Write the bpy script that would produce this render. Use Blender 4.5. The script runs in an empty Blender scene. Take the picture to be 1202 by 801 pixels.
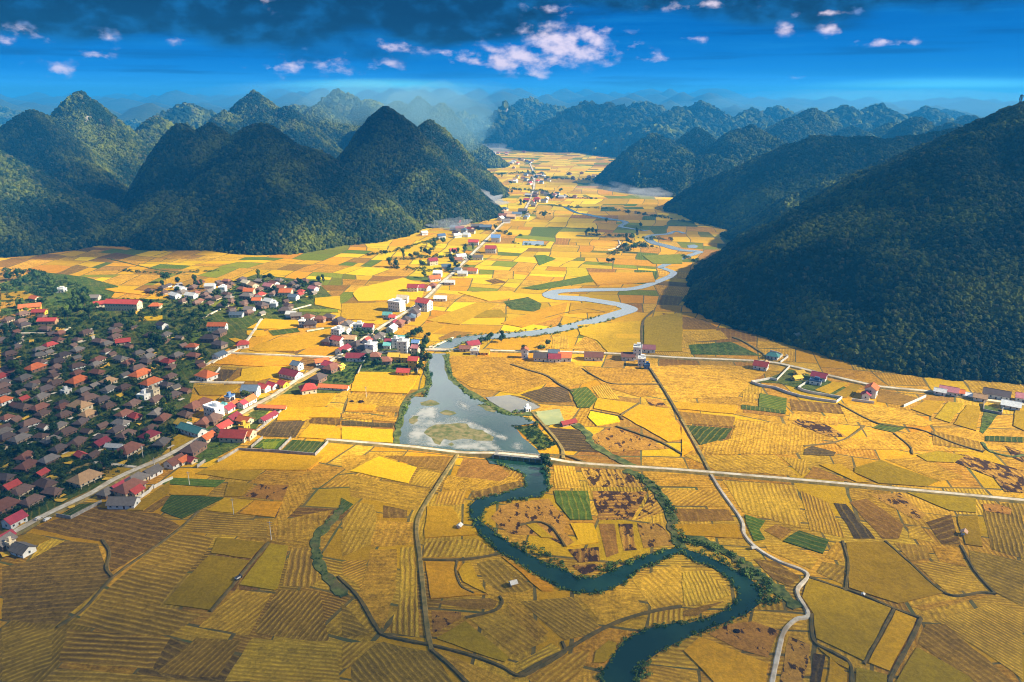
import bpy, bmesh, math, random
import numpy as np
from mathutils import Vector
random.seed(7); RNG = np.random.default_rng(7)
sc = bpy.context.scene; COL = sc.collection
# ---------------------------------------------------------------- camera
EYE, PITCH, FPX, CX, CY = 220.0, math.radians(18.0), 900.0, 601.0, 400.5
cd = bpy.data.cameras.new('camera'); cam = bpy.data.objects.new('camera', cd); COL.objects.link(cam)
cam.location = (0, 0, EYE); cam.rotation_euler = (math.pi/2 - PITCH, 0, 0)
cd.sensor_width = 36; cd.lens = 36*FPX/1202.0; cd.clip_end = 60000; cd.clip_start = 1
sc.camera = cam
SP, CP = math.sin(PITCH), math.cos(PITCH)
# ---------------------------------------------------------------- light
SUN_AZ, SUN_EL = math.radians(97), math.radians(33)
sv = Vector((math.sin(SUN_AZ)*math.cos(SUN_EL), math.cos(SUN_AZ)*math.cos(SUN_EL), math.sin(SUN_EL)))
sd = bpy.data.lights.new('sun', 'SUN'); sd.energy = 5.0; sd.angle = math.radians(0.5); sd.color = (1.0, 0.89, 0.69)
so = bpy.data.objects.new('sun', sd); COL.objects.link(so); so.rotation_euler = (-sv).to_track_quat('-Z', 'Y').to_euler()
so.location = (800, -200, 900)
vs = sc.view_settings; vs.view_transform = 'Standard'; vs.look = 'None'; vs.gamma = 1; vs.exposure = 1.25
sc.cycles.use_denoising = True; sc.cycles.max_bounces = 5; sc.cycles.diffuse_bounces = 2; sc.cycles.glossy_bounces = 2
sc.cycles.volume_bounces = 0; sc.cycles.transparent_max_bounces = 32; sc.cycles.use_adaptive_sampling = True; sc.cycles.adaptive_threshold = 0.008; sc.cycles.pixel_filter_type = 'BLACKMAN_HARRIS'; sc.cycles.filter_width = 1.05
# ---------------------------------------------------------------- node helper
class NB:
    def __init__(s, nt): s.nt = nt
    def n(s, t, ins=None, **kw):
        nd = s.nt.nodes.new(t)
        for k, v in kw.items(): setattr(nd, k, v)
        for k, v in (ins or {}).items():
            if isinstance(v, bpy.types.NodeSocket): s.nt.links.new(v, nd.inputs[k])
            else: nd.inputs[k].default_value = v
        return nd
    def m(s, op, a, b=0.0, c=None):
        i = {0: a, 1: b}
        if c is not None: i[2] = c
        return s.n('ShaderNodeMath', i, operation=op).outputs[0]
    def mix(s, f, a, b, bt='MIX'):
        nd = s.n('ShaderNodeMix', data_type='RGBA', blend_type=bt)
        for k, v in ((0, f), (6, a), (7, b)):
            if isinstance(v, bpy.types.NodeSocket): s.nt.links.new(v, nd.inputs[k])
            else: nd.inputs[k].default_value = (*v, 1) if isinstance(v, tuple) and len(v) == 3 else v
        return nd.outputs[2]
    def ss(s, x, lo, hi):
        return s.n('ShaderNodeMapRange', {0: x, 1: lo, 2: hi, 3: 0.0, 4: 1.0}, interpolation_type='SMOOTHSTEP').outputs[0]
    def noise(s, vec, scale, detail=3, rough=.5, dim='3D'):
        return s.n('ShaderNodeTexNoise', {'Vector': vec, 'Scale': scale, 'Detail': detail, 'Roughness': rough}, noise_dimensions=dim).outputs[0]
# ---------------------------------------------------------------- sky
W = bpy.data.worlds.new('World'); sc.world = W; W.use_nodes = True
nb = NB(W.node_tree); W.node_tree.nodes.clear()
sky = nb.n('ShaderNodeTexSky', sky_type='NISHITA', sun_disc=False, sun_elevation=SUN_EL, sun_rotation=SUN_AZ, altitude=400, air_density=1.2, dust_density=.6, ozone_density=3.0)
tc = nb.n('ShaderNodeTexCoord'); sx = nb.n('ShaderNodeSeparateXYZ', {0: tc.outputs['Generated']})
DEG = 57.29578
AZ = nb.m('MULTIPLY', nb.m('ARCTAN2', sx.outputs[0], sx.outputs[1]), DEG)
EL = nb.m('MULTIPLY', nb.m('ARCSINE', sx.outputs[2]), DEG)
def azel(px, py):      # where a pixel of the photo's sky lies, in degrees of azimuth and elevation
    u, v = (px-CX)/FPX, (CY-py)/FPX
    d = Vector((u, CP + v*SP, -SP + v*CP)).normalized()
    return math.degrees(math.atan2(d.x, d.y)), math.degrees(math.asin(d.z))
uv = nb.n('ShaderNodeCombineXYZ', {0: nb.m('MULTIPLY', AZ, .10), 1: nb.m('MULTIPLY', EL, .32)}).outputs[0]
uv2 = nb.n('ShaderNodeCombineXYZ', {0: nb.m('MULTIPLY', AZ, .20), 1: nb.m('MULTIPLY', EL, .34), 2: 2.0}).outputs[0]
n1 = nb.noise(uv, 1.1, 6, .5); n2 = nb.noise(uv2, 2.4, 5, .55)
streak = nb.noise(nb.n('ShaderNodeCombineXYZ', {0: nb.m('MULTIPLY', AZ, .045), 1: nb.m('MULTIPLY', EL, .9), 2: 4.0}).outputs[0], 1.6, 5, .55)
K = 1.0
def c3(r, g, b, k=K): return (r*k, g*k, b*k)
# deep blue bands by height, with paler haze at the horizon (sky radiance x10, Background strength 0.1)
ramp = nb.n('ShaderNodeValToRGB', {0: nb.m('DIVIDE', nb.m('ADD', EL, 2.0), 40.0)})
cr = ramp.color_ramp
for p, c in ((.045, (.03, .36, .80)), (.062, (.022, .28, .70)), (.085, (.004, .17, .52)), (.12, (.001, .125, .42)), (.2, (.001, .09, .33)), (.42, (.03, .075, .15)), (1, (.024, .065, .14))):
    e = cr.elements.new(p); e.color = (*c, 1)
cr.elements.remove(cr.elements[0]); cr.elements.remove(cr.elements[-1]); cr.elements[-1].position = 1.0; cr.elements[-1].color = (.115, .135, .165, 1)
low = nb.mix(1.0, ramp.outputs[0], (7.6, 7.6, 7.6), 'MULTIPLY')
hi = nb.ss(EL, 9.0, 30.0)
base = nb.mix(nb.m('MULTIPLY', hi, .15), low, sky.outputs[0])
# streaky darker and lighter layers low in the sky
base = nb.mix(nb.m('MULTIPLY', nb.ss(streak, .48, .7), .42), base, c3(.01, .25, .68, 5.2))
base = nb.mix(nb.m('MULTIPLY', nb.ss(streak, .50, .3), .42), base, c3(.003, .05, .18, 5.2))
def blob(px, py, rx, ry):
    a, e = azel(px, py); kx = math.degrees(1/FPX)
    dx = nb.m('DIVIDE', nb.m('SUBTRACT', AZ, a), rx*kx); dy = nb.m('DIVIDE', nb.m('SUBTRACT', EL, e), ry*kx)
    return nb.m('SUBTRACT', 1.0, nb.m('SQRT', nb.m('ADD', nb.m('MULTIPLY', dx, dx), nb.m('MULTIPLY', dy, dy))))
def mx(l):
    r = l[0]
    for x in l[1:]: r = nb.m('MAXIMUM', r, x)
    return r
# the horizon glow behind the far ridges (left of the valley's end, and far to the right)
gl = mx([blob(440, 110, 160, 18), blob(1110, 120, 210, 26), blob(1010, 118, 110, 16)])
base = nb.mix(nb.m('MULTIPLY', nb.ss(gl, .0, .75), .95), base, c3(.22, .95, 1.0, 9.5))
# big dark cloud bank across the upper left
dk = mx([blob(300, -40, 520, 98), blob(90, -10, 330, 52), blob(520, 8, 150, 50), blob(930, -60, 500, 80)])
dkm = nb.ss(nb.m('ADD', dk, nb.m('MULTIPLY', nb.m('SUBTRACT', n1, .5), .9)), .06, .34)
dkc = nb.mix(nb.ss(nb.m('SUBTRACT', n2, nb.m('MULTIPLY', dk, .25)), .30, .62), c3(.006, .055, .14, 5.0), c3(.010, .14, .38, 5.0))
base = nb.mix(nb.m('MULTIPLY', dkm, .92), base, dkc)
# small sunlit cloud heads
wt = mx([blob(605, 68, 75, 26), blob(662, 52, 85, 30), blob(690, 58, 60, 22), blob(640, 72, 80, 14)]
        + [nb.m('SUBTRACT', blob(*q), .28) for q in ((335, 77, 52, 20), (388, 77, 40, 18), (462, 57, 40, 14), (455, 76, 40, 14), (18, 40, 34, 18), (128, 45, 20, 14), (207, 47, 28, 12), (110, 62, 22, 10), (650, 12, 40, 13), (307, 4, 30, 16), (975, 33, 26, 14), (925, 36, 24, 10), (970, 15, 46, 7), (943, 90, 18, 10), (70, 80, 46, 14), (820, 6, 70, 9), (1040, 50, 70, 7), (815, 45, 44, 7), (520, 62, 30, 8), (760, 70, 40, 10))])
n3 = nb.noise(uv2, 3.6, 5, .52)
wm = nb.ss(nb.m('ADD', wt, nb.m('MULTIPLY', nb.m('SUBTRACT', n3, .55), 3.2)), .0, 1.05)
wc = nb.mix(nb.ss(nb.m('ADD', n2, nb.m('MULTIPLY', wt, .35)), .42, .72), c3(.16, .34, .75, 5.5), c3(.95, .80, .92, 5.8))
base = nb.mix(nb.m('MULTIPLY', wm, .82), base, wc)
# broken bright cloud high above the frame: whitens the sky light and the reflections in the river
hm = nb.m('MULTIPLY', nb.ss(nb.noise(uv, .55, 6, .55), .36, .52), nb.m('MULTIPLY', nb.ss(EL, 8.0, 12.0), nb.ss(EL, 30.0, 24.5)))
hm = nb.m('MULTIPLY', hm, nb.ss(nb.m('ABSOLUTE', nb.m('SUBTRACT', AZ, 4.0)), 42.0, 20.0))
hm = nb.m('ADD', hm, nb.m('MULTIPLY', nb.ss(nb.noise(uv, .35, 6, .55), .56, .70), nb.m('MULTIPLY', nb.ss(EL, 26.0, 36.0), .16)))
base = nb.mix(nb.m('MULTIPLY', hm, .9), base, nb.mix(nb.ss(EL, 30.0, 22.0), (6.0, 7.5, 8.5), (19.0, 19.0, 19.0)))
bg = nb.n('ShaderNodeBackground', {0: base, 1: 0.085})
nb.n('ShaderNodeOutputWorld', {0: bg.outputs[0]})
W.cycles.sampling_method = 'MANUAL'; W.cycles.sample_map_resolution = 1024
# ---------------------------------------------------------------- geometry helpers
def at_ground(px, py, z=0.0):
    u, v = (px-CX)/FPX, (CY-py)/FPX
    d = (u, CP + v*SP, -SP + v*CP); t = (z-EYE)/d[2]
    return Vector((d[0]*t, d[1]*t, z))
def at_depth(px, py, Y):
    u, v = (px-CX)/FPX, (CY-py)/FPX
    t = Y/(CP + v*SP)
    return Vector((u*t, Y, EYE + (-SP + v*CP)*t))
def to_px(x, y, z=0.0):
    dz = z-EYE; f = y*CP - dz*SP; u = y*SP + dz*CP
    return CX + FPX*x/f, CY - FPX*u/f
def link(name, me, mat=None, parent=None):
    o = bpy.data.objects.new(name, me); COL.objects.link(o)
    if mat is not None and not me.materials: me.materials.append(mat)
    if parent is not None: o.parent = parent
    return o
def empty(name, loc=(0, 0, 0), rz=0):
    o = bpy.data.objects.new(name, None); COL.objects.link(o); o.location = loc; o.rotation_euler = (0, 0, rz); return o
def struct(o, kind='structure'): o['kind'] = kind; return o
def tag(o, label, cat, group=None):
    o['label'] = label; o['category'] = cat
    if group: o['group'] = group
    return o
class MB:
    def __init__(s): s.v = []; s.f = []
    def poly(s, pts):
        i = len(s.v); s.v += [tuple(p) for p in pts]; s.f.append(tuple(range(i, i+len(pts))))
    def box(s, x0, x1, y0, y1, z0, z1):
        i = len(s.v); s.v += [(x, y, z) for z in (z0, z1) for x, y in ((x0, y0), (x1, y0), (x1, y1), (x0, y1))]
        s.f += [tuple(i+k for k in q) for q in ((3, 2, 1, 0), (4, 5, 6, 7), (0, 1, 5, 4), (1, 2, 6, 5), (2, 3, 7, 6), (3, 0, 4, 7))]
    def bar(s, a, b, r, n=6, r2=None):
        a, b = Vector(a), Vector(b); d = (b-a).normalized(); p = d.orthogonal().normalized(); q = d.cross(p); i = len(s.v)
        for c, rr in ((a, r), (b, r if r2 is None else r2)):
            for k in range(n):
                t = 2*math.pi*k/n; s.v.append(tuple(c + p*(rr*math.cos(t)) + q*(rr*math.sin(t))))
        for k in range(n): s.f.append((i+k, i+(k+1) % n, i+n+(k+1) % n, i+n+k))
        s.f.append(tuple(i+n+k for k in range(n))); s.f.append(tuple(i+k for k in reversed(range(n))))
    def mesh(s, name='mesh'):
        me = bpy.data.meshes.new(name); me.from_pydata(s.v, [], s.f); me.update(); return me
def np_mesh(name, V, F):        # V (n,3), F (m,k) arrays
    me = bpy.data.meshes.new(name); k = F.shape[1]
    me.vertices.add(len(V)); me.vertices.foreach_set('co', np.asarray(V, np.float32).ravel())
    me.loops.add(F.size); me.loops.foreach_set('vertex_index', F.astype(np.int32).ravel())
    me.polygons.add(len(F)); me.polygons.foreach_set('loop_start', np.arange(0, F.size, k, dtype=np.int32))
    me.update(calc_edges=True); return me
# smooth value noise on numpy arrays
_T = RNG.random((256, 256))
def vnoise(x, y, s=0):
    xi = np.floor(x).astype(int); yi = np.floor(y).astype(int); fx = x-xi; fy = y-yi
    fx = fx*fx*fx*(fx*(fx*6-15)+10); fy = fy*fy*fy*(fy*(fy*6-15)+10)
    g = lambda a, b: _T[(a+s*37) % 256, (b+s*91) % 256]
    return (g(xi, yi)*(1-fx)+g(xi+1, yi)*fx)*(1-fy) + (g(xi, yi+1)*(1-fx)+g(xi+1, yi+1)*fx)*fy
def fbm(x, y, o=4, s=0):
    r = 0; a = .5
    for k in range(o): r = r + a*(vnoise(x, y, s+k)-.5); x = x*2.03+11; y = y*2.03+7; a *= .5
    return r
# ---------------------------------------------------------------- materials
def mat(name, col, rough=.8, fn=None, spec=.3):
    m = bpy.data.materials.new(name); m.use_nodes = True; b = NB(m.node_tree)
    p = m.node_tree.nodes['Principled BSDF']; p.inputs['Roughness'].default_value = rough; p.inputs['Specular IOR Level'].default_value = spec
    p.inputs['Base Color'].default_value = (*col, 1)
    if fn: fn(b, p, m.node_tree)
    return m
def lk(nt, a, b): nt.links.new(a, b)
def f_field(b, p, nt):
    A = lambda nm: b.n('ShaderNodeAttribute', attribute_name=nm)
    c1, c2, pr = A('col').outputs[0], A('rowcol').outputs[0], b.n('ShaderNodeSeparateColor', {0: A('prm').outputs[0]})
    rs, bu, sk = pr.outputs[0], pr.outputs[1], pr.outputs[2]
    uv = b.n('ShaderNodeUVMap', uv_map='rows').outputs[0]; su = b.n('ShaderNodeSeparateXYZ', {0: uv})
    pos = b.n('ShaderNodeNewGeometry').outputs['Position']
    w = b.noise(pos, .09, 3, .5); n_s = b.noise(pos, .55, 4, .7); n_m = b.noise(pos, .16, 4, .6); n_l = b.noise(pos, .035, 3, .5)
    n_s = b.ss(n_s, .33, .67); n_m = b.ss(n_m, .32, .68)
    st = b.noise(b.n('ShaderNodeCombineXYZ', {0: b.m('MULTIPLY', su.outputs[0], .03), 1: b.m('MULTIPLY', su.outputs[1], .9)}).outputs[0], 1.0, 3, .6)
    ph = b.m('ADD', su.outputs[1], b.m('MULTIPLY', b.m('SUBTRACT', w, .5), .9))
    fr = b.m('FRACT', ph)
    tri = b.m('ABSOLUTE', b.m('SUBTRACT', b.m('MULTIPLY', fr, 2.0), 1.0))
    row = b.ss(b.m('ADD', tri, b.m('MULTIPLY', b.m('SUBTRACT', n_s, .5), .55)), .46, .78)
    fade = b.ss(b.m('ADD', b.m('MULTIPLY', n_l, .9), b.m('MULTIPLY', n_m, .22)), .42, .68)
    rowf = b.m('MULTIPLY', b.m('MULTIPLY', row, rs), b.m('ADD', .18, b.m('MULTIPLY', fade, .82)))
    # tonal drift of the crop itself: taller and riper patches, mowing streaks, speckle of straw
    v = b.m('ADD', b.m('MULTIPLY', b.m('SUBTRACT', n_m, .5), .55), b.m('MULTIPLY', b.m('SUBTRACT', n_s, .5), .80))
    v = b.m('ADD', v, b.m('MULTIPLY', b.m('SUBTRACT', st, .5), .55))
    v = b.m('ADD', 1.0, b.m('MULTIPLY', v, sk))
    c = b.mix(b.m('MULTIPLY', b.ss(n_l, .45, .65), b.m('MULTIPLY', sk, .35)), c1, c2)
    c = b.mix(rowf, c, c2)
    c = b.mix(b.m('MULTIPLY', b.m('MULTIPLY', rs, .55), b.ss(b.m('SUBTRACT', 1.0, tri), .62, .95)), c, (.78, .48, .05))
    c = b.mix(1.0, c, b.n('ShaderNodeCombineColor', {0: v, 1: v, 2: v}).outputs[0], 'MULTIPLY')
    # burnt straw and wet ploughed patches
    bn = b.noise(b.n('ShaderNodeVectorMath', {0: pos, 1: (1.0, .55, 1.0)}, operation='MULTIPLY').outputs[0], .22, 4, .62)
    bm = b.ss(b.m('ADD', bn, b.m('MULTIPLY', bu, .34)), .62, .68)
    bm = b.m('MULTIPLY', bm, b.ss(bu, .02, .1))
    c = b.mix(b.m('MULTIPLY', bm, .92), c, (.035, .018, .016))
    lk(nt, c, p.inputs['Base Color'])
    hgt = b.m('ADD', b.m('MULTIPLY', b.m('SUBTRACT', 1.0, row), b.m('MULTIPLY', rs, .45)), b.m('MULTIPLY', n_s, .35))
    bp = b.n('ShaderNodeBump', {'Strength': .7, 'Distance': .6, 'Height': hgt}); lk(nt, bp.outputs[0], p.inputs['Normal'])
M_FIELD = mat('field_soil', (.5, .3, .02), .95, f_field, .05)
def f_noise(c1, c2, scale, bump=0.0, c3_=None):
    def f(b, p, nt):
        pos = b.n('ShaderNodeNewGeometry').outputs['Position']; n = b.noise(pos, scale, 5, .6)
        c = b.mix(b.ss(n, .35, .65), c1, c2)
        if c3_: c = b.mix(b.m('MULTIPLY', b.ss(b.noise(pos, scale*.13, 4, .6), .52, .62), .8), c, c3_)
        lk(nt, c, p.inputs['Base Color'])
        if bump:
            bp = b.n('ShaderNodeBump', {'Strength': .8, 'Distance': bump, 'Height': n}); lk(nt, bp.outputs[0], p.inputs['Normal'])
    return f
M_GROUND = mat('bund_soil', (.1, .08, .03), .95, f_noise((.11, .085, .02), (.20, .14, .03), .25, .2, (.09, .11, .03)))
M_ROAD = mat('concrete_road', (.5, .43, .33), .9, f_noise((.56, .46, .32), (.74, .65, .50), .35, 0, (.40, .31, .20)))
M_VERGE = mat('verge', (.2, .14, .05), .95, f_noise((.16, .13, .035), (.34, .23, .06), .3))
M_TRACK = mat('earth_track', (.2, .14, .05), .95, f_noise((.10, .08, .02), (.18, .12, .03), .3))
M_GRASS = mat('ditch_grass', (.06, .09, .02), .95, f_noise((.035, .06, .012), (.15, .17, .035), .22, .5, (.16, .12, .04)))
M_CLOUD_SHEEN = mat('pale_cloud_sheen', (.5, .45, .35), .35, f_noise((.30, .34, .30), (.62, .60, .52), .10, 0, (.12, .20, .19)), .5)
M_ISLE = mat('islet', (.2, .18, .06), .9, f_noise((.10, .12, .03), (.26, .21, .09), .22, .3))
def f_water(b, p, nt):
    pos = b.n('ShaderNodeNewGeometry').outputs['Position']
    c = b.mix(b.ss(b.noise(pos, .03, 4, .6), .38, .62), (.008, .036, .024), (.018, .060, .036))
    lk(nt, c, p.inputs['Base Color'])
    bp = b.n('ShaderNodeBump', {'Strength': .25, 'Distance': .12, 'Height': b.noise(pos, .8, 3, .6)}); lk(nt, bp.outputs[0], p.inputs['Normal'])
M_WATER = mat('river_water', (.02, .07, .07), .08, f_water, .45)
M_POND = mat('pond_water', (.10, .085, .05), .12, f_noise((.11, .095, .055), (.16, .14, .07), .05), .5)
M_ALGAE = mat('algae_water', (.3, .3, .05), .25, f_noise((.24, .27, .04), (.38, .37, .07), .05), .5)
def f_canopy(lo, hi_, alt):
    def f(b, p, nt):
        r = b.n('ShaderNodeObjectInfo').outputs['Random']
        pos = b.n('ShaderNodeNewGeometry').outputs['Position']
        n = b.noise(pos, .012, 3, .5); s = b.noise(pos, .7, 2, .6)
        k = b.m('ADD', b.m('ADD', b.m('MULTIPLY', r, .42), .14), b.m('MULTIPLY', b.m('SUBTRACT', n, .5), 1.9)); k = b.m('ADD', k, b.m('MULTIPLY', b.m('SUBTRACT', s, .5), .5))
        c = b.mix(b.ss(k, .15, .95), lo, hi_)
        c = b.mix(b.m('MULTIPLY', b.ss(b.m('FRACT', b.m('MULTIPLY', r, 17.3)), .86, .97), .45), c, alt)
        lk(nt, c, p.inputs['Base Color'])
    return f
M_CANOPY = mat('forest_canopy', (.04, .06, .02), .9, f_canopy((.008, .022, .009), (.145, .165, .014), (.12, .11, .05)), .1)
M_LEAF = mat('tree_leaves', (.04, .06, .02), .85, f_canopy((.022, .055, .014), (.10, .15, .02), (.13, .14, .03)), .15)
M_SCRUB = mat('scrub_leaves', (.06, .09, .02), .9, f_noise((.05, .11, .018), (.20, .27, .045), .15))
M_HILL = mat('hill_forest_floor', (.03, .04, .02), .95, f_noise((.022, .04, .015), (.055, .07, .02), .09, 3.0))
M_ROCK = mat('limestone', (.3, .27, .22), .9, f_noise((.10, .10, .07), (.36, .31, .24), .12, 2.0))
M_BARK = mat('bark', (.12, .08, .05), .9)
M_WHITE = mat('white_wall', (.72, .69, .62), .8, f_noise((.62, .58, .50), (.78, .75, .69), .3))
def f_objcol(tile):
    def f(b, p, nt):
        oi = b.n('ShaderNodeObjectInfo'); pos = b.n('ShaderNodeTexCoord').outputs['Object']
        n = b.noise(pos, .55, 4, .65); v = b.m('ADD', .55, b.m('MULTIPLY', n, .9))
        if tile:
            sep = b.n('ShaderNodeSeparateXYZ', {0: pos})
            t = b.m('FRACT', b.m('MULTIPLY', sep.outputs[2], 3.2)); v = b.m('MULTIPLY', v, b.m('ADD', .82, b.m('MULTIPLY', t, .26)))
        c = b.mix(1.0, oi.outputs['Color'], b.n('ShaderNodeCombineColor', {0: v, 1: v, 2: v}).outputs[0], 'MULTIPLY')
        lk(nt, c, p.inputs['Base Color'])
    return f
M_ROOF = mat('tiled_roof', (.2, .1, .08), .8, f_objcol(True)); M_PAINT = mat('painted_wall', (.6, .6, .5), .85, f_objcol(False))
M_GLASS = mat('window_glass', (.03, .045, .06), .15, None, .6)
M_DOOR = mat('brown_door', (.12, .06, .03), .6); M_METAL = mat('grey_metal', (.3, .3, .32), .5); M_DARK = mat('dark_metal', (.06, .06, .07), .6)
M_TYRE = mat('tyre_rubber', (.02, .02, .02), .8); M_CONC = mat('grey_concrete', (.34, .31, .27), .9, f_noise((.24, .22, .19), (.42, .39, .34), .4))
M_ASH = mat('burnt_straw', (.03, .018, .016), 1.0); M_STRAW = mat('dry_grain', (.75, .42, .02), .9, f_noise((.62, .34, .015), (.85, .52, .04), .5))

def f_cloud_sheen(b, p, nt):
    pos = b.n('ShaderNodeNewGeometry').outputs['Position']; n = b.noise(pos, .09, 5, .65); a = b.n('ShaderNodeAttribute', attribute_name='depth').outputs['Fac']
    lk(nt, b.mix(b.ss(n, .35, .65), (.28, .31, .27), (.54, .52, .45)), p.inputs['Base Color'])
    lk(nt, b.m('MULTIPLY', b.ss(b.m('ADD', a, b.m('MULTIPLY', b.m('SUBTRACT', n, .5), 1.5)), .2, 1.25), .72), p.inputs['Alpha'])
M_CLOUD_SHEEN = mat('pale_cloud_sheen', (.5, .45, .35), .3, f_cloud_sheen, .5)  # pale colour painted in for the clouds' reflection on the water
# ================================================================ LARGE STRUCTURE
me = bpy.data.meshes.new('ground'); me.from_pydata([(-14000, -600, 0), (14000, -600, 0), (14000, 15000, 0), (-14000, 15000, 0)], [], [(0, 1, 2, 3)])
struct(link('ground', me, M_GROUND))
# ---------------------------------------------------------------- fields
# kind: colour, row/second colour, row strength, burnt share, speckle, row spacing (m), crop height (m)
FT = {'R': ((.55, .312, .007), (.50, .25, .010), .06, 0, .30, 3.0, .34), 'R2': ((.62, .30, .012), (.50, .22, .012), .08, 0, .35, 3.0, .32),
      'O': ((.37, .235, .008), (.30, .17, .008), .06, 0, .32, 3.0, .34), 'S': ((.56, .325, .035), (.16, .075, .012), .58, 0, .65, 2.2, 0),
      'D': ((.34, .195, .030), (.10, .058, .012), .58, 0, .65, 2.2, 0), 'T': ((.52, .28, .028), (.27, .135, .02), .35, 0, .8, 2.6, 0),
      'B': ((.30, .155, .035), (.20, .10, .022), .2, 0, .55, 4.0, 0), 'BR': ((.20, .11, .03), (.12, .065, .02), .35, 0, .75, 4.0, 0),
      'P': ((.50, .26, .05), (.05, .025, .02), .8, .33, .5, 3.0, 0), 'Q': ((.46, .23, .05), (.2, .1, .03), .1, .22, .5, 5.0, 0), 'X': ((.42, .22, .05), (.05, .025, .02), .5, .45, .5, 3.0, 0),
      'G': ((.085, .14, .020), (.13, .17, .03), .3, 0, .5, 3.0, .3), 'GD': ((.05, .085, .02), (.09, .10, .03), .3, 0, .5, 3.0, .2), 'GO': ((.20, .22, .02), (.16, .18, .02), .1, 0, .4, 3.0, .3),
      'K': ((.085, .06, .035), (.13, .09, .05), .2, 0, .6, 4.0, 0), 'V': ((.065, .105, .022), (.15, .125, .04), .15, 0, 1.0, 5.0, 0), 'L': ((.64, .44, .008), (.56, .34, .01), .05, 0, .3, 3.0, 0), 'Y': ((.72, .44, .008), (.62, .34, .01), .04, 0, .2, 3.0, .34)}
def inset(P, d):
    n = len(P); A = sum(P[i].x*P[(i+1) % n].y - P[(i+1) % n].x*P[i].y for i in range(n))
    if A < 0: P = P[::-1]
    out = []
    for i in range(n):
        a, b, c = P[i-1], P[i], P[(i+1) % n]
        e1 = (b-a).xy.normalized(); e2 = (c-b).xy.normalized()
        n1 = Vector((-e1.y, e1.x)); n2 = Vector((-e2.y, e2.x)); k = n1+n2
        k = k/max(.5, k.length_squared*.5) if k.length > 1e-4 else n1
        out.append(Vector((b.x+k.x*d, b.y+k.y*d, b.z)))
    return out
def roughen(P, step, amp):
    out = []; n = len(P)
    for i in range(n):
        a, b = P[i], P[(i+1) % n]; L = (b-a).length; k = max(1, min(14, int(L/step)))
        for j in range(k):
            t = j/k; q = a.lerp(b, t)
            if j: q = q + Vector((random.gauss(0, amp), random.gauss(0, amp), 0))
            out.append(q)
    return out
class Fields:
    def __init__(s): s.v = []; s.f = []; s.c = []; s.c2 = []; s.p = []; s.uv = []
    def add(s, P, kind, z, ang=None, jit=.12, thick=True, dens=1.0):
        col, col2, rs, bu, sk, sp, th = FT[kind]; k = 1+random.uniform(-jit, jit); g = 1+random.uniform(-jit, jit)*.5
        col = (col[0]*k, col[1]*k*g*.97, col[2]*k*.6); col2 = (col2[0]*k, col2[1]*k*g, col2[2]*k)
        if ang is None:
            L = [(P[(i+1) % len(P)]-P[i]) for i in range(len(P))]; e = max(L, key=lambda q: q.length); ang = math.atan2(e.y, e.x)
        ca, sa = math.cos(ang), math.sin(ang); sp = sp/dens*random.uniform(.8, 1.35)
        if not thick: th = 0
        n = len(P); i = len(s.v); top = z+th
        s.v += [(q.x, q.y, top) for q in P]; faces = [list(range(n))]
        if th:
            s.v += [(q.x, q.y, 0.0) for q in P]
            faces += [[n+j, n+(j+1) % n, (j+1) % n, j] for j in range(n)]
        o = random.random(); rv = random.uniform(.55, 1.25)
        for f in faces:
            s.f.append([i+j for j in f])
            for j in f:
                q = P[j % n]; s.uv.append((q.x*ca+q.y*sa, (-q.x*sa+q.y*ca)/sp + o))
                s.c.append((*col, 1)); s.c2.append((*col2, 1)); s.p.append((rs*rv, bu, sk, 1))
    def build(s, name):
        me = bpy.data.meshes.new(name); me.from_pydata(s.v, [], s.f)
        for nm, d in (('col', s.c), ('rowcol', s.c2), ('prm', s.p)):
            a = me.color_attributes.new(nm, 'FLOAT_COLOR', 'CORNER'); a.data.foreach_set('color', np.array(d, np.float32).ravel())
        u = me.uv_layers.new(name='rows'); u.data.foreach_set('uv', np.array(s.uv, np.float32).ravel())
        me.update(); return struct(link(name, me, M_FIELD))
# -- the patchwork that fills the valley, aligned with the main road
VA = math.radians(79.5); ca, sa = math.cos(VA), math.sin(VA)
def ab(a, b): return Vector((a*ca + b*sa, a*sa - b*ca, 0))
cells = []
def split(q, depth=0):
    p = [ab(*c) for c in q]; L1 = ((p[1]-p[0]).length+(p[2]-p[3]).length)/2; L2 = ((p[3]-p[0]).length+(p[2]-p[1]).length)/2
    far = max(p[0].y, p[2].y); target = random.choice((700, 1200, 1800, 2800))*(1.0 if far < 1200 else 1.7)
    if L1*L2 < target or depth > 12: cells.append(q); return
    t1 = random.uniform(.32, .68); t2 = min(.8, max(.2, t1+random.uniform(-.12, .12)))
    le = lambda u, v, t: (u[0]+(v[0]-u[0])*t, u[1]+(v[1]-u[1])*t)
    if L1*random.uniform(.7, 1.3) > L2:
        m, n = le(q[0], q[1], t1), le(q[3], q[2], t2); split((q[0], m, n, q[3]), depth+1); split((m, q[1], q[2], n), depth+1)
    else:
        m, n = le(q[0], q[3], t1), le(q[1], q[2], t2); split((q[0], q[1], n, m), depth+1); split((m, n, q[2], q[3]), depth+1)
a = 0
while a < 3700:
    st = 150 if a < 1500 else 260; b = -1500
    while b < 1500:
        split(((a, b), (a+st, b), (a+st, b+st), (a, b+st))); b += st
    a += st
def warp(P):
    x = np.array([q.x for q in P]); y = np.array([q.y for q in P])
    dx = fbm(x/120, y/120, 2, 3)*46; dy = fbm(x/120, y/120, 2, 9)*46
    return [Vector((q.x+float(i), q.y+float(j), 0)) for q, i, j in zip(P, dx, dy)]
FA = Fields()
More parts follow.
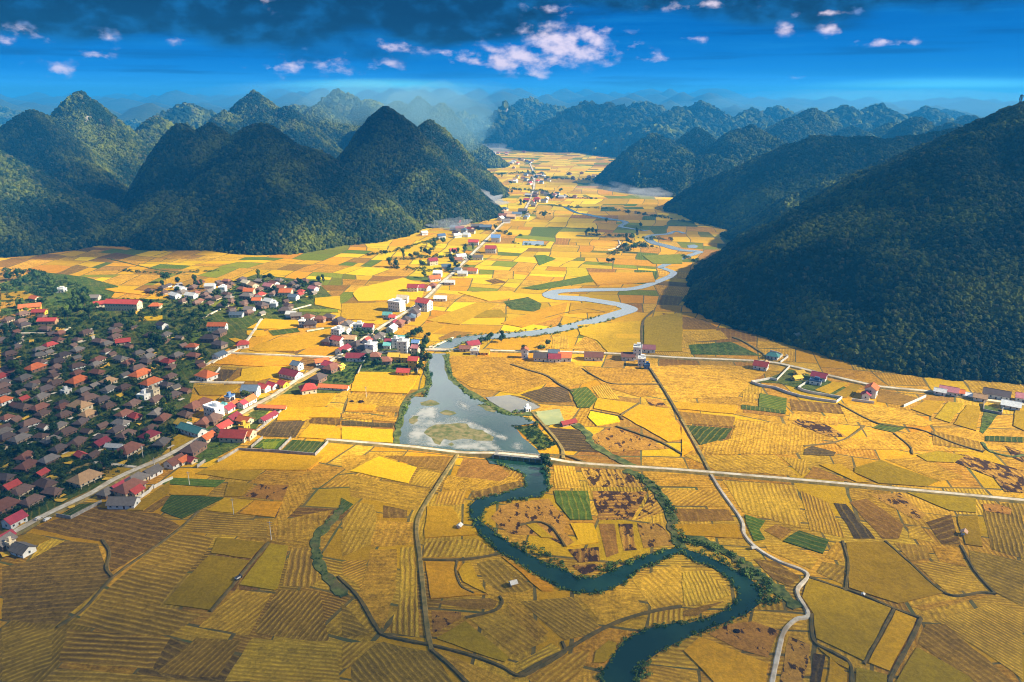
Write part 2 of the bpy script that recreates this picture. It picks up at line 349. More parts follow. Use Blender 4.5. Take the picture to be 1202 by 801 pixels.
for q in cells:
    P = [ab(*c) for c in q]; c = sum(P, Vector())/4
    if c.y < 120: continue
    px, py = to_px(c.x, c.y)
    if not (-420 < px < 1640 and 172 < py < 980): continue
    P = warp(roughen(P, 18, .0)); P = roughen(inset(P, random.uniform(.4, .9)), 9, .25)
    if c.y > 640:
        ks, ws = ('R', 'Y', 'R2', 'T', 'S', 'B', 'GO', 'G', 'BR'), (30, 14, 14, 20, 6, 8, 6, 3, 2)
        if px < 470: ks, ws = ('R', 'Y', 'R2', 'T', 'GO', 'B', 'G', 'BR'), (18, 10, 12, 22, 14, 10, 6, 4)
        if c.y > 900 and px > 430 and py < 345 and not (px > 720): ks, ws = ('L', 'R', 'Y', 'R2', 'T', 'GO', 'B', 'G'), (34, 20, 12, 8, 12, 6, 5, 3)
        if c.y > 1500: ks, ws = ('L', 'R', 'Y', 'T', 'GO', 'G', 'B'), (40, 16, 20, 8, 8, 5, 3)
        if px > 700 and py < 330: ks, ws = ('R', 'Y', 'R2', 'T', 'GO', 'G', 'GD', 'B'), (22, 12, 16, 12, 16, 8, 4, 6)
    elif py < 560: ks, ws = ('T', 'S', 'R', 'R2', 'B', 'BR'), (34, 16, 14, 14, 10, 3)
    elif px < 380: ks, ws = ('T', 'S', 'D', 'BR', 'R'), (18, 20, 26, 12, 10)
    else: ks, ws = ('T', 'S', 'D', 'B', 'R'), (26, 34, 10, 6, 12)
    FA.add(P, random.choices(ks, ws)[0], .03, jit=.22, thick=False, dens=1.0)
FA.build('field')
# -- fields traced one by one; numbers are pixels of enlargements: (x offset, y offset, scale)
CR = {'D': (0, 267, 3), 'E': (400, 267, 3), 'F': (800, 267, 2.99), 'G': (0, 534, 3), 'H': (400, 534, 3), 'I': (800, 534, 2.99), 'U': (200, 310, 6), 'V': (200, 420, 6), 'K': (330, 360, 6), 'M': (600, 420, 6), 'N': (0, 530, 6), 'Z': (0, 0, 1),
      'L': (450, 380, 6.01), 'C': (860, 390, 6.01), 'J': (1020, 420, 6.02), 'A': (700, 170, 6.01), 'B': (430, 230, 6.01), 'S': (560, 500, 3.48), 'T': (120, 535, 11.96), 'W': (0, 310, 6), 'X': (0, 420, 6), 'Q': (560, 170, 6)}
def cpx(crop, s):
    ox, oy, k = CR[crop]; out = []
    for w in s.split():
        x, y = w.split(','); out.append((ox+float(x)/k, oy+float(y)/k))
    return out
def cgr(crop, s, z=0.0): return [at_ground(x, y, z) for x, y in cpx(crop, s)]
FIELDS = '''Z V 0,395 60,360 130,350 215,352 300,322 372,330 395,352 372,372 330,376 300,392 250,420 232,440 224,470 228,500 190,535 140,560 60,598 0,626
Z V 190,545 240,500 300,470 340,455 400,425 480,432 470,440 425,440 400,462 360,462 330,470 310,490 296,512 280,525 240,545
Z V 395,388 440,385 492,400 497,432 478,440 420,440 400,430
Z V 0,335 40,318 100,325 140,336 130,352 60,362 0,372
G BR 100,260 330,180 560,205 640,250 540,330 385,420 360,310 230,290
G BR 0,395 90,375 230,300 350,310 385,420 400,430 300,520 200,600 100,596 0,585 | 0,500 385,470
G O 50,290 110,275 190,295 120,325 52,315
G D 640,265 760,290 730,345 640,440 570,530 720,560 600,640 420,640 250,600 300,550 420,430 540,330 | 430,440 620,480
G O 760,290 940,310 885,370 735,350
G O 735,352 885,372 820,460 740,553 570,530
G O 948,312 1022,320 985,470 965,482 835,462
G D 1020,325 1100,325 1135,440 1090,470 990,465 | 1060,330 1035,460
G S 830,470 965,485 880,640 850,640 690,610 | 770,620 950,490
G D 972,472 1090,475 1130,480 1170,660 1090,660 890,630 | 930,620 1060,480
G S 890,640 1190,675 1205,805 780,805 870,660 | 890,700 1190,725
G D 690,640 860,650 770,790 540,770 | 560,760 690,650
G D 230,610 610,640 540,760 200,735 | 220,670 560,690
G D 0,600 200,610 190,740 80,805 0,805 | 0,700 170,640
G D 200,745 540,775 770,795 775,820 120,820 | 200,780 600,800
G GD 560,200 600,140 800,150 700,200 640,230
G BR 430,200 520,150 640,140 540,205
G R 545,125 600,108 760,115 730,148 600,145
G G 600,80 690,84 800,90 760,118 560,105
G O 680,70 780,20 960,25 900,90 870,95
G O 800,95 900,100 850,150 785,150
G R 720,200 790,150 900,160 830,210
G R2 835,210 895,160 1000,165 970,225
G Q 850,150 905,102 1080,105 1000,165
G T 945,45 1080,60 1010,105 890,90
G R2 940,40 980,5 1140,5 1090,55
G T 1010,110 1080,60 1150,65 1095,130 1060,180 1000,240 970,300 955,260
G D 640,255 700,205 830,215 950,240 945,300 770,285 620,270 | 640,250 940,270
G T 975,230 1180,190 1100,300 970,300
H Y 25,60 135,5 272,45 240,105
H S 240,105 275,48 360,65 320,120 | 255,105 300,55
H T 0,0 120,0 20,58 0,45
H B 142,3 400,5 370,60 275,44
H T 20,65 240,110 320,122 270,200 120,165 30,150
H GD 0,150 50,175 0,215
H S 57,165 120,175 148,300 0,365 0,230 | 60,270 110,180
H BR 145,175 240,195 235,225 145,225
H T 120,230 265,235 268,318 100,328
H S 205,325 268,322 285,650 160,630 200,520 | 235,630 240,340
H T 100,332 203,330 200,480 152,620 45,520 75,440
H S 0,372 98,367 75,478 0,425 | 0,420 70,390
H B 430,10 540,20 600,70 560,100 385,110
H T 375,70 560,92 605,70 630,92 600,115 450,130 350,125
H S 340,130 445,122 440,175 400,180 325,175 | 400,175 420,125
H R 300,180 395,182 435,250 488,285 290,298
H S 290,307 480,292 555,345 470,363 285,365 | 370,360 400,300
H R2 292,374 430,377 408,420 430,470 525,495 312,513
H R 432,380 462,380 518,493 425,450 408,412
H D 472,380 558,364 690,470 640,488 565,490 500,450 | 600,480 500,385
H R2 565,360 750,460 752,485 705,485
H B 312,517 525,502 562,515 538,550 442,545
H Q 313,547 430,552 430,580 320,638
H O 325,650 440,582 600,715 580,738
H S 442,577 555,545 735,640 730,660 615,715 | 700,690 480,560
H S 605,735 738,658 782,682 768,708 640,765 | 640,755 770,690
H D 622,515 820,497 918,605 880,638 785,660 | 830,640 650,525
H T 822,497 1015,472 1085,550 930,608 | 850,560 1060,520
H S 1020,442 1120,400 1195,380 1205,380 1205,530 1095,548 | 1150,520 1060,430
H T 575,512 620,517 740,625 690,668 590,560
H O 882,740 892,692 940,652 978,662 973,708 930,738
H S 645,780 780,702 885,682 868,740 820,805 665,805 | 700,790 800,710
H S 335,687 600,790 620,820 440,820 | 450,760 520,800
H D 30,685 150,655 325,692 420,820 30,820 | 170,690 260,790
H D 0,515 110,625 90,642 0,645 | 0,600 90,630
H S 0,662 145,652 30,758 0,758 | 20,750 120,665
H S 742,36 828,40 852,120 747,122 | 800,118 780,40
H P 838,46 1000,52 1078,115 873,118 | 920,115 890,50
H G 745,126 873,127 893,233 807,233 755,170
H X 880,127 1088,127 1030,230 903,234
H P 1092,132 1150,200 1035,233 | 1120,180 1060,215
H Q 522,222 562,176 735,152 755,180 800,232 792,270 828,310 790,328 720,290 600,283 560,258
H R 645,246 690,240 758,298 705,296
H Y 802,241 893,241 913,312 792,328 830,300
H B 902,241 968,241 984,348 932,368 920,320
H P 972,241 1032,241 1048,338 992,343 | 1015,340 1000,245
H Q 1038,237 1128,241 1190,318 1062,333
H X 792,332 913,322 918,378 832,383
H X 802,387 908,382 918,408 852,428
H BR 452,132 635,88 648,118 472,162
I T -85,64 92,72 118,118 -90,112
I S -88,120 130,125 165,185 -58,180 | -60,170 20,120
I B -56,187 168,190 192,235 -40,237
I R -38,243 198,243 222,298 90,291 -15,284
I S 137,87 408,107 428,263 212,203 | 270,220 230,95
I S 412,122 518,167 585,298 445,265 | 480,270 440,130
I K 527,167 580,172 688,298 602,298 | 640,298 560,170
I B 583,165 648,152 785,245 768,298 702,298 | 600,170 780,280
I Q 655,140 768,132 862,213 832,238
I S 790,252 838,246 898,314 792,294 | 800,290 880,260
I BR 852,236 948,207 987,318 912,318
I O 962,217 1043,212 1063,328 992,318
I D 1047,172 1205,167 1205,370 1082,333 | 1120,325 1080,180
I O 782,132 1038,146 1038,208 942,200
I B 422,82 460,37 608,98
I R 475,35 560,32 668,103 612,99
I O 602,46 700,18 908,95 858,116 692,104 602,64
I T 705,15 840,6 998,79 910,97
I S 342,6 440,16 453,58 422,78 | 380,60 390,10
I T 0,0 335,0 415,78 120,58
I O 572,307 714,307 926,489 762,528 582,470
I O 443,432 578,477 743,541 645,733 467,648 457,560 417,500
I R 747,543 832,577 735,768 647,733
I O 822,672 1010,777 1045,815 737,815
I O 607,742 728,772 728,815 602,815
I O 472,672 598,737 590,762 542,738 482,690
I G 217,207 300,233 278,265 300,300 252,308 222,240
I B 282,265 330,242 398,265 350,303
I GD 348,305 410,264 523,300 500,353 442,335
I S 287,316 380,314 488,365 460,408 300,340 | 330,340 440,330
I T 497,363 540,302 568,312 578,383
I D 492,372 578,390 573,463 467,413 | 500,420 540,380
I D 737,307 868,317 878,368 802,378 | 780,350 770,310
I S 812,382 928,367 1048,478 932,488 | 830,390 1000,430
I T 872,317 978,322 1008,398 902,378
I D 1002,332 1205,372 1205,540 1102,488 1012,402 | 1020,370 1202,440
I T 792,532 1048,487 1098,492 852,553
I S 882,580 1100,512 1205,560 1205,800 1152,760 | 900,580 1180,740
I D 852,592 928,592 1128,762 1170,815 1042,815 822,662 | 850,600 1130,790
I R2 0,690 60,637 312,735 298,815 120,815
I Q 85,630 160,592 250,582 352,617 308,718 200,688
I Q 372,632 458,667 438,780 425,815 332,815
I K 457,692 513,702 493,815 440,815 | 470,800 490,700
I R 517,707 588,772 588,815 500,815
I S 0,412 80,402 178,482 172,500 80,528 0,538 | 60,520 20,420
I B 0,547 85,525 158,512 60,568 0,573
I BR 242,362 330,372 422,430 382,468 320,440 | 260,380 400,430
F B -70,300 88,326 138,360 -60,360
F T -62,364 138,362 168,393 -50,412
F V 22,412 175,402 288,453 32,448
F T -112,490 0,482 248,487 298,512 250,543 200,598 -44,606
F V 378,497 500,530 600,570 545,605 340,548 250,545 300,530
F R 462,573 530,542 592,548 520,588 | 460,573 530,540
F O 530,590 596,549 638,557 600,598 568,600
F B 692,567 848,602 780,628 682,613
F O 852,607 930,612 880,668 802,640
F O 934,612 995,620 945,690 884,670
F O 999,622 1058,632 1038,718 950,692
F G 272,582 373,602 368,648 267,633
F GD 207,622 373,642 368,658 207,640
F B 217,637 368,657 368,668 212,653
F S 212,582 268,587 260,620 207,610 | 235,618 240,585
F BR 377,602 560,622 578,658 382,643
F T 377,652 583,667 548,698 480,688 372,678
F R -42,612 203,627 188,658 -18,640
F B -16,645 193,665 183,703 4,690
F GD 8,694 183,707 158,743 62,768 22,712
F R 0,700 48,780 0,805
F GD 662,705 700,687 798,702 745,723
F D 872,712 1048,752 1073,788 880,765 | 900,765 890,715
F T 547,617 680,622 790,642 898,690 858,703 700,682 580,688
F X 405,672 510,692 588,738 522,738 382,688
F V 1062,622 1128,642 1060,728 1042,718
F GD 1062,732 1205,737 1205,758 1062,753
F O 1167,642 1205,622 1205,718 1160,698
F X 1130,765 1205,790 1205,830 1160,810
F K 432,760 548,790 538,805 422,800
F T 192,672 398,692 518,743 402,798 62,798 72,770 168,742
F T 522,747 868,712 878,768 1058,790 562,780
F O 820,800 900,785 1000,805 960,830 860,825
E V 608,702 690,694 758,770 700,788 650,740
E K 705,702 838,712 928,796 790,790
E K 627,590 720,562 798,562 818,618 700,618
E G 802,572 868,562 908,605 878,638 832,638
E R 887,640 902,602 1048,622 982,658
E R 987,665 1050,624 1148,640 1198,700 1205,750 1150,758
E Y 877,647 978,667 988,688 900,703 867,670
E Q 872,735 958,702 1168,780 932,796
E T 377,452 598,457 758,540 622,588 462,568 392,528
E T 622,472 818,472 898,540 802,568
E T 850,490 1080,500 1120,590 1050,600 920,560
E S 880,562 940,550 990,610 908,602
E Q 1070,602 1130,605 1160,640 1085,628
E R 30,580 55,510 285,512 238,588
E T 25,583 235,592 205,640 18,636
E R2 20,622 128,627 118,650 12,650
E B 132,627 220,632 205,655 125,650
E T 0,655 203,667 198,688 0,672
E K 0,680 193,690 188,708 0,700
E Y 0,704 188,712 188,763 0,755
E R 830,345 1060,330 1058,440 940,445 900,400 840,380
E Y 968,376 1055,376 1055,394 968,394
E O 1066,320 1205,300 1205,440 1064,440
E T 700,400 740,385 740,430 680,432
E T 745,385 800,380 808,430 742,430
E T 808,430 870,375 900,400 940,443
E B 340,390 400,365 470,370 430,395 350,400
E O 430,295 565,290 592,318 440,320 | 440,300 580,310
E G 630,215 880,168 905,190 700,222
E G 680,100 720,98 760,112 700,135
E BR 505,188 545,180 590,195 540,200
E Y 60,215 220,178 300,205 285,255 60,262 40,235
E R 0,270 270,262 200,315 120,330 0,325
E R 190,390 330,330 370,350 300,390
E R 300,330 480,265 560,270 420,345
E R2 560,340 700,290 800,265 790,310 640,355
E Y 410,230 600,225 640,245 520,262
E R 800,305 810,265 975,278 950,300
E V 570,262 660,245 710,270 700,300 600,290
E GO 1060,100 1205,95 1205,130 1100,130
E R2 870,160 1100,160 1110,195 900,205
U Y 662,387 918,402 898,438 760,463 532,458
U Y 532,472 660,467 688,508 600,518 532,502
U B 770,392 900,405 890,440 780,440
U R 545,610 622,562 940,492 1148,452 1178,480 1050,578 870,618 600,620
U R2 432,642 938,662 880,718 650,728 295,708
U Y 490,795 500,742 700,722 878,722 780,788 600,830 430,830
U K 302,790 350,742 478,747 428,800 380,830 300,830
U R 1012,242 1200,227 1205,330 1012,290
U R 402,530 460,522 558,547 470,568
U GO 260,260 400,240 560,290 480,330 380,330 280,300
U G 120,480 220,470 230,520 140,560
U V 680,470 900,450 920,480 720,510
U GO 900,320 1180,320 1190,345 900,340
W Y 980,375 1150,365 1150,400 970,408
W R 330,462 450,450 455,475 340,478
W G 1000,520 1200,490 1202,550 1020,560
W R2 730,180 820,168 1050,200 1000,222 800,200
W O 0,210 180,190 280,240 120,262 0,258
W T 0,268 110,265 120,300 0,320
W V 500,470 640,460 660,560 540,590
V O 0,580 60,540 180,570 60,640 0,670
V O 160,210 480,190 500,210 380,270 200,270
V R 640,345 780,262 1180,252 1100,345 780,380
V R 760,400 800,355 1100,350 1200,360 1200,430 980,430 930,450 740,450
V K 590,540 730,450 960,445 885,570 650,560
V BR 970,450 1000,420 1205,430 1205,480 980,465
V R 890,570 980,470 1205,490 1205,590
V G 650,575 845,575 770,655 570,640
V GO 640,600 780,590 740,650 650,650
V GD 855,578 1100,595 1020,690 775,660
V R 340,740 480,655 1100,702 960,800 220,800
V R2 690,770 760,690 1085,710 985,800
N O 640,150 700,100 980,128 860,185 710,190
N GD 400,460 560,370 715,362 500,475
N GD 190,380 420,370 470,370 330,470 190,500
N O 870,430 1000,345 1200,210 1202,300 1010,425
I X 880,-14 1000,0 1205,58 1205,138 1132,132 1092,82 962,30 | 1000,5 1150,100
I Q 1050,172 1100,170 1165,190 1160,215 1060,200'''
_i = 0
for ln in FIELDS.strip().splitlines():
    if not ln.strip(): continue
    crop, kind, rest = ln.split(None, 2); dens = 1.0; ang = None
    if '|' in rest:
        rest, d = rest.split('|'); d = d.strip()
        if d: g = cgr(crop, d); ang = math.atan2(g[1].y-g[0].y, g[1].x-g[0].x)
    P = cgr(crop, rest); _i += 1
    P = roughen(inset(P, .75), 7, .28)
    FO = Fields(); FO.add(P, kind, .08+_i*.0011, ang, jit=.16, dens=dens); FO.build('field')
# ---------------------------------------------------------------- water, tracks and roads
def sheet(name, P, z, m, kind='structure'):
    me = bpy.data.meshes.new(name); me.from_pydata([(q.x, q.y, z) for q in P], [], [tuple(range(len(P)))]); me.update()
    return struct(link(name, me, m), kind)
def catmull(P, n=6):
    if len(P) < 3: return P
    out = []
    Q = [P[0]*2-P[1]] + P + [P[-1]*2-P[-2]]
    for i in range(1, len(Q)-2):
        a, b, c, d = Q[i-1:i+3]
        for k in range(n):
            t = k/n; out.append(.5*((2*b) + (c-a)*t + (2*a-5*b+4*c-d)*t*t + (3*b-a-3*c+d)*t*t*t))
    out.append(Q[-2]); return out
def ribbon(name, P, w, z, m, kind='structure', sh=0.0, smooth=True, wob=0.0):
    P = catmull([Vector((q.x, q.y, 0)) for q in P]) if smooth else P
    v = []; f = []
    for i, q in enumerate(P):
        d = (P[min(i+1, len(P)-1)]-P[max(i-1, 0)]); d.z = 0; d.normalize(); nn = Vector((-d.y, d.x, 0)); ww = (w[i*len(w)//len(P)] if isinstance(w, (list, tuple)) else w)*(1+random.uniform(-wob, wob))
        zz = z(q) if callable(z) else z
        pr = [(-ww/2-sh, 0.0), (-ww/2, zz), (ww/2, zz), (ww/2+sh, 0.0)] if sh else [(-ww/2, zz), (ww/2, zz)]
        v += [(q.x+nn.x*o, q.y+nn.y*o, h) for o, h in pr]; k = len(pr)
        if i: f += [(k*i-k+j, k*i-k+j+1, k*i+j+1, k*i+j) for j in range(k-1)]
    me = bpy.data.meshes.new(name); me.from_pydata(v, [], f); me.update()
    return struct(link(name, me, m), kind), P
LBANK = cpx('H', '545,20 545,28 600,50 650,72 648,112 560,140 480,158 455,182 455,212 490,285 560,345 640,390 700,430 780,475 860,490 940,480 1000,452 1045,410 1130,372 1195,345') + cpx('I', '40,372 100,392 160,430 198,478 195,512 150,550 80,578 0,600') + cpx('H', '1190,592 1130,602 1060,622 1000,655 965,700 925,760 905,830')
RBANK = cpx('H', '715,15 728,60 738,120 700,150 560,168 508,190 490,235 540,272 620,330 700,372 780,402 830,430 900,436 970,402 1060,362 1130,338 1200,330') + cpx('I', '50,345 100,362 200,412 270,460 288,490 275,525 230,560 100,612 30,640') + cpx('H', '1180,665 1130,692 1060,740 1045,830')
LAKE_L = cpx('E', '312,446 304,500 312,560 292,600 250,597 226,640 210,700 202,766 300,778 420,790 500,796')
LAKE_R = cpx('E', '372,446 386,520 420,560 460,602 512,616 560,652 640,668 692,690 612,702 640,742 690,782 700,800 720,815')
WZ = .42
sheet('river_water', [at_ground(*p) for p in LBANK + RBANK[::-1]], WZ, M_WATER)
sheet('river_water', [at_ground(*p) for p in LAKE_L + [(575, 545), (640, 552)] + LAKE_R[::-1]], WZ+.004, M_WATER)
_, UPR = ribbon('river_water', cgr('E', '340,436 420,399 500,388 590,381 700,371 800,353 900,328 975,306 1018,290 985,275 920,263 840,252 755,247 738,236 770,226 850,222 930,221 1030,217 1100,198 1160,174'), [16, 15, 15, 16, 17, 17, 17, 16, 16, 20, 18, 16, 15, 14, 12, 10], WZ, M_WATER)
ribbon('river_water', cgr('E', '1160,174 1172,160 1140,146 1132,138') + cgr('A', '640,790 720,757 600,745 490,715 400,692 366,662 380,645 430,636 500,632 560,612 625,628'), [9, 9, 10, 14, 16, 14, 12, 10, 8], WZ, M_WATER)
ribbon('river_water', cgr('A', '360,610 300,602 230,590 170,578 205,555 190,540 120,530 60,520') + cgr('Q', '760,490 700,480 620,440'), [8, 9, 12, 14, 9], WZ, M_WATER)
for c, s, m in (('Q', '325,680 470,682 472,708 318,710', M_ALGAE), ('A', '640,712 690,706 722,718 700,732 650,730', M_WATER), ('E', '512,600 600,592 692,626 702,636 650,654 592,654 522,612', M_POND), ('E', '678,652 770,641 790,690 720,700', M_ALGAE)):
    sheet('pond_water', [at_ground(*p) for p in cpx(c, s)], WZ+.02, M_WATER if c == 'Q' else m)
def cloud_sheen(P):      # reflected clouds painted pale onto the pool, thinning out towards the edge
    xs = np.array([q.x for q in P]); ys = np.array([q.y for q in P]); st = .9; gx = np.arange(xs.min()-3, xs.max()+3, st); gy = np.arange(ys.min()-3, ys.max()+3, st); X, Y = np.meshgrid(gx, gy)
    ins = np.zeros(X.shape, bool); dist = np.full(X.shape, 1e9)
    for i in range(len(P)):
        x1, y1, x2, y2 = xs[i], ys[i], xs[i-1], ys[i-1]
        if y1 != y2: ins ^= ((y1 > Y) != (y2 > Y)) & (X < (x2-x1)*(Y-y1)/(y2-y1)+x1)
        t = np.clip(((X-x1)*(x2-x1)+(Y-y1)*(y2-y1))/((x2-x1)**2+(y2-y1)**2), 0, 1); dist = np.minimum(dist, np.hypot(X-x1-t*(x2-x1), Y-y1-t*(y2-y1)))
    sheen_fade = np.where(ins, .5+dist/7.0, .5-dist/4.0); idx = np.arange(X.size).reshape(X.shape); q = np.stack([idx[:-1, :-1], idx[:-1, 1:], idx[1:, 1:], idx[1:, :-1]], -1).reshape(-1, 4); q = q[sheen_fade.ravel()[q].max(1) > .0]
    me = np_mesh('painted_cloud_sheen', np.stack([X.ravel(), Y.ravel(), np.full(X.size, WZ+.03)], 1), q); a = me.attributes.new('depth', 'FLOAT', 'POINT'); a.data.foreach_set('value', np.clip(sheen_fade, 0, 1).ravel().astype(np.float32)); struct(link('painted_cloud_sheen', me, M_CLOUD_SHEEN))  # 'depth' holds only the edge fade of the painted reflection
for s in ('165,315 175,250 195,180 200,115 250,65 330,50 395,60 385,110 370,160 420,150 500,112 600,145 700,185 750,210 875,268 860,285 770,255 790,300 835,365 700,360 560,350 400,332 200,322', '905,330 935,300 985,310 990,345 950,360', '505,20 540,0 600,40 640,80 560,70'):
    cloud_sheen([at_ground(450+x/6.01, 470+y/6.01) for x, y in (map(float, w.split(',')) for w in s.split())])
ISL = ('258,20 330,0 370,10 400,30 330,45 270,40', '395,90 440,72 500,85 515,98 470,112 420,104', '180,140 215,115 250,115 245,150 210,175 185,165', '285,235 320,195 400,175 520,165 590,170 610,200 700,215 780,265 770,290 690,290 560,275 480,290 430,275 400,320 365,310 340,270', '660,40 700,30 760,40 810,70 780,90 720,75', '455,315 480,303 500,315 480,330')
for k, s in enumerate(ISL):
    sheet('river_islet', roughen([at_ground(450+x/6.01, 470+y/6.01) for x, y in (map(float, w.split(',')) for w in s.split())], 4, .7), WZ+.05+k*.002, M_ISLE)
def bridge_z(p):         # the lower road climbs onto its bridge
    px, _ = to_px(p.x, p.y); t = max(0.0, min(1.0, 1.35 - abs(px-608)/52.0)); return .95 + 2.2*t*t*(3-2*t)
ROADS = (('Z', '-300,770 -120,690 3,633 50,608 83,592 108,580 133,565 163,551 187,541 223,522 245,509 272,493 300,477 325,463 347,448 367,437 393,422 413,408 437,392 455,380 485,362 502,349 518,333 533,320 555,298 575,278 590,263 605,253 617,245 625,227 627,217 627,205 622,192', 4.2),
         ('Z', '393,422 420,418 455,414 486,412 510,411 600,413 700,415 800,421 893,425 934,432 974,442 1014,451 1034,455 1094,461 1161,471 1215,478 1330,492 1500,520', 3.6),
         ('Z', '383,517 475,525 535,532 575,536 608,539 640,542 720,548 800,553 1000,570 1215,590 1500,617', 2.6))
for c, s, w in ROADS:
    P = cgr(c, s); z = bridge_z if s.startswith('383') else .95
    if s.startswith('383'): P = catmull(P, 5)
    ribbon('road', P, w, z, M_ROAD, sh=0.0, smooth=not s.startswith('383'))
    ribbon('road_verge', P, w+1.6, (lambda q: z(q)-.03) if callable(z) else z-.03, M_VERGE, sh=1.2, wob=.12, smooth=not s.startswith('383'))
LANES = (('I', '100,65 140,130 210,230 220,280 265,330 340,375 442,420 405,480 445,562 400,580 360,620 340,690 315,810', 1.7, M_ROAD), ('H', '412,0 340,110 270,232 278,360 290,480 305,620 320,690', 2.2, M_VERGE), ('H', '320,690 380,740 450,810', 1.6, M_TRACK),
         ('Z', '223,449 287,450', 3, M_ROAD), ('Z', '240,430 255,422 272,414 290,400 307,375', 3, M_ROAD), ('Z', '272,415 362,419 391,421', 2.6, M_ROAD), ('Z', '163,550 140,547 110,544', 2.8, M_ROAD), ('Z', '110,544 90,550 70,562 40,572', 2.2, M_VERGE),
         ('M', '980,80 1090,250 1202,440', 2, M_TRACK), ('Z', '800,493 818,525 834,556', 2.2, M_VERGE), ('M', '150,390 230,480 300,560 350,630 362,660 366,718', 2.4, M_VERGE), ('M', '0,50 120,90 250,130 340,190 440,245', 2.2, M_TRACK),
         ('E', '320,425 395,390', 2.4, M_ROAD), ('E', '1060,440 1062,340 1100,295', 2.2, M_TRACK), ('D', '745,480 800,442 830,432', 2.5, M_ROAD), ('W', '380,515 490,450', 2.5, M_ROAD), ('W', '150,490 300,490 400,495', 2.2, M_ROAD), ('W', '640,460 660,530 700,565', 3, M_ROAD),
         ('X', '600,720 670,680 720,650', 2.4, M_ROAD), ('U', '225,385 350,320', 2, M_ROAD), ('U', '120,300 220,270', 2, M_ROAD), ('U', '820,335 990,290', 2.2, M_ROAD), ('U', '960,475 1080,455', 2.6, M_ROAD), ('X', '1200,560 1100,610 1020,640 960,690', 2.2, M_VERGE), ('N', '165,350 175,420 178,495', 3, M_VERGE),
         ('K', '60,350 200,352 370,360', 2.2, M_ROAD), ('A', '80,745 140,730 165,700 155,675', 2, M_ROAD), ('Z', '640,541 660,535 690,545', 1.5, M_TRACK), ('C', '0,40 60,60 130,100 170,125 220,160 250,200', 2, M_VERGE), ('K', '1040,290 1100,270 1202,225', 2.0, M_ROAD))
for i, (c, s, w, m) in enumerate(LANES):
    z = .85+i*.0015; ribbon('path', cgr(c, s), w*.8, z, m, wob=.15, sh=.4)
DITCH = (('G', '1210,180 1170,230 1115,290 1112,340 1130,400 1180,460 1215,500', 4.6, M_GRASS), ('H', '-10,430 60,500 120,600 150,635 230,655 320,672', 1.8, M_TRACK), ('H', '320,672 450,705 560,745 630,780 700,750 770,710 790,690 780,660', 1.3, M_TRACK), ('H', '285,370 380,372 470,366 560,350', 1.2, M_TRACK),
         ('H', '560,500 568,520 540,550 440,575', 1.1, M_TRACK), ('H', '630,775 700,735 790,690 900,625 1000,580 1110,550 1200,535', 1.5, M_TRACK), ('H', '1000,55 1050,75 1110,125 1160,210 1180,290 1202,330', 5.5, M_GRASS), ('I', '0,265 60,300 130,330 200,370 260,420 330,470 410,540', 7, M_GRASS),
         ('G', '200,610 300,540 400,430 540,330 640,255 700,200', 1.2, M_TRACK), ('G', '360,300 385,345 375,400 395,430', 1.4, M_TRACK), ('I', '440,430 560,470 640,495 740,540 840,575', 1.6, M_TRACK), ('I', '840,575 800,660 740,770 730,810', 1.6, M_TRACK), ('I', '455,560 465,655 540,700 590,735 600,810', 1.6, M_TRACK),
         ('I', '575,480 585,380 565,305', 1.2, M_TRACK), ('I', '715,305 800,380 930,490 1050,485 1100,490', 1.2, M_TRACK), ('I', '640,735 745,545', 1.0, M_TRACK), ('I', '980,320 1030,410 1100,490', 1.2, M_TRACK), ('F', '550,620 690,690 830,710 960,760 1060,790', 1.4, M_TRACK), ('F', '640,700 560,750 430,770', 1.2, M_TRACK), ('F', '745,725 800,770 810,798', 1.2, M_TRACK),
         ('M', '450,470 540,540 560,600 700,690 860,770', 5, M_GRASS), ('M', '740,485 900,540 1060,600 1202,680', 1.6, M_TRACK), ('J', '800,600 850,660 1000,700 1096,690', 2, M_GRASS), ('E', '370,450 385,525 440,575 520,620 600,660 690,655', 5, M_GRASS), ('E', '300,500 308,560 240,600 205,700 195,765', 4, M_GRASS),
         ('M', '0,270 90,285 160,320 200,345', 2.2, M_TRACK), ('M', '560,375 660,395 760,415 785,440', 1.3, M_TRACK), ('M', '500,80 600,140 700,185 850,190 1040,190', 1.2, M_TRACK), ('M', '780,400 900,330', 1.0, M_TRACK), ('H', '410,375 405,415 425,465 470,490', 1.0, M_TRACK), ('H', '630,250 690,238 740,255 775,300 790,325', 1.2, M_TRACK),
         ('G', '740,555 820,460 945,310', 1.3, M_TRACK), ('E', '720,320 850,290 930,300', 1.4, M_TRACK), ('E', '1050,620 985,662', 1.0, M_TRACK), ('D', '380,110 560,150 700,160', 2, M_GRASS), ('A', '480,572 640,570 800,572', 4, M_GRASS), ('Q', '500,580 700,590 860,600', 5, M_GRASS), ('Q', '500,420 640,440 860,440', 10, M_GRASS), ('Q', '700,640 860,650 1000,650', 8, M_GRASS))
for i, (c, s, w, m) in enumerate(DITCH): ribbon('ditch_bank' if m is M_GRASS else 'path', cgr(c, s), w if m is M_GRASS else w*.75, .74+i*.0015 if w < 1.9 else .44+i*.002, m, wob=.42 if m is M_GRASS else .25, sh=.4)
# ---------------------------------------------------------------- hills
# each hill is a ridge line of (pixel x, pixel y of the crest, distance, base radius); crest heights follow from the photo
HL = []
def hill(nodes, e=1.15, ry=1.2, seed=0):
    pts = []
    for px, py, Y, r in nodes:
        p = at_depth(px, py, Y); z = max(4.0, p.z); pts.append((p.x, p.y, z, min(r, 1.5*z+8) if Y < 4200 else r))
    HL.append((pts, e, ry, seed))
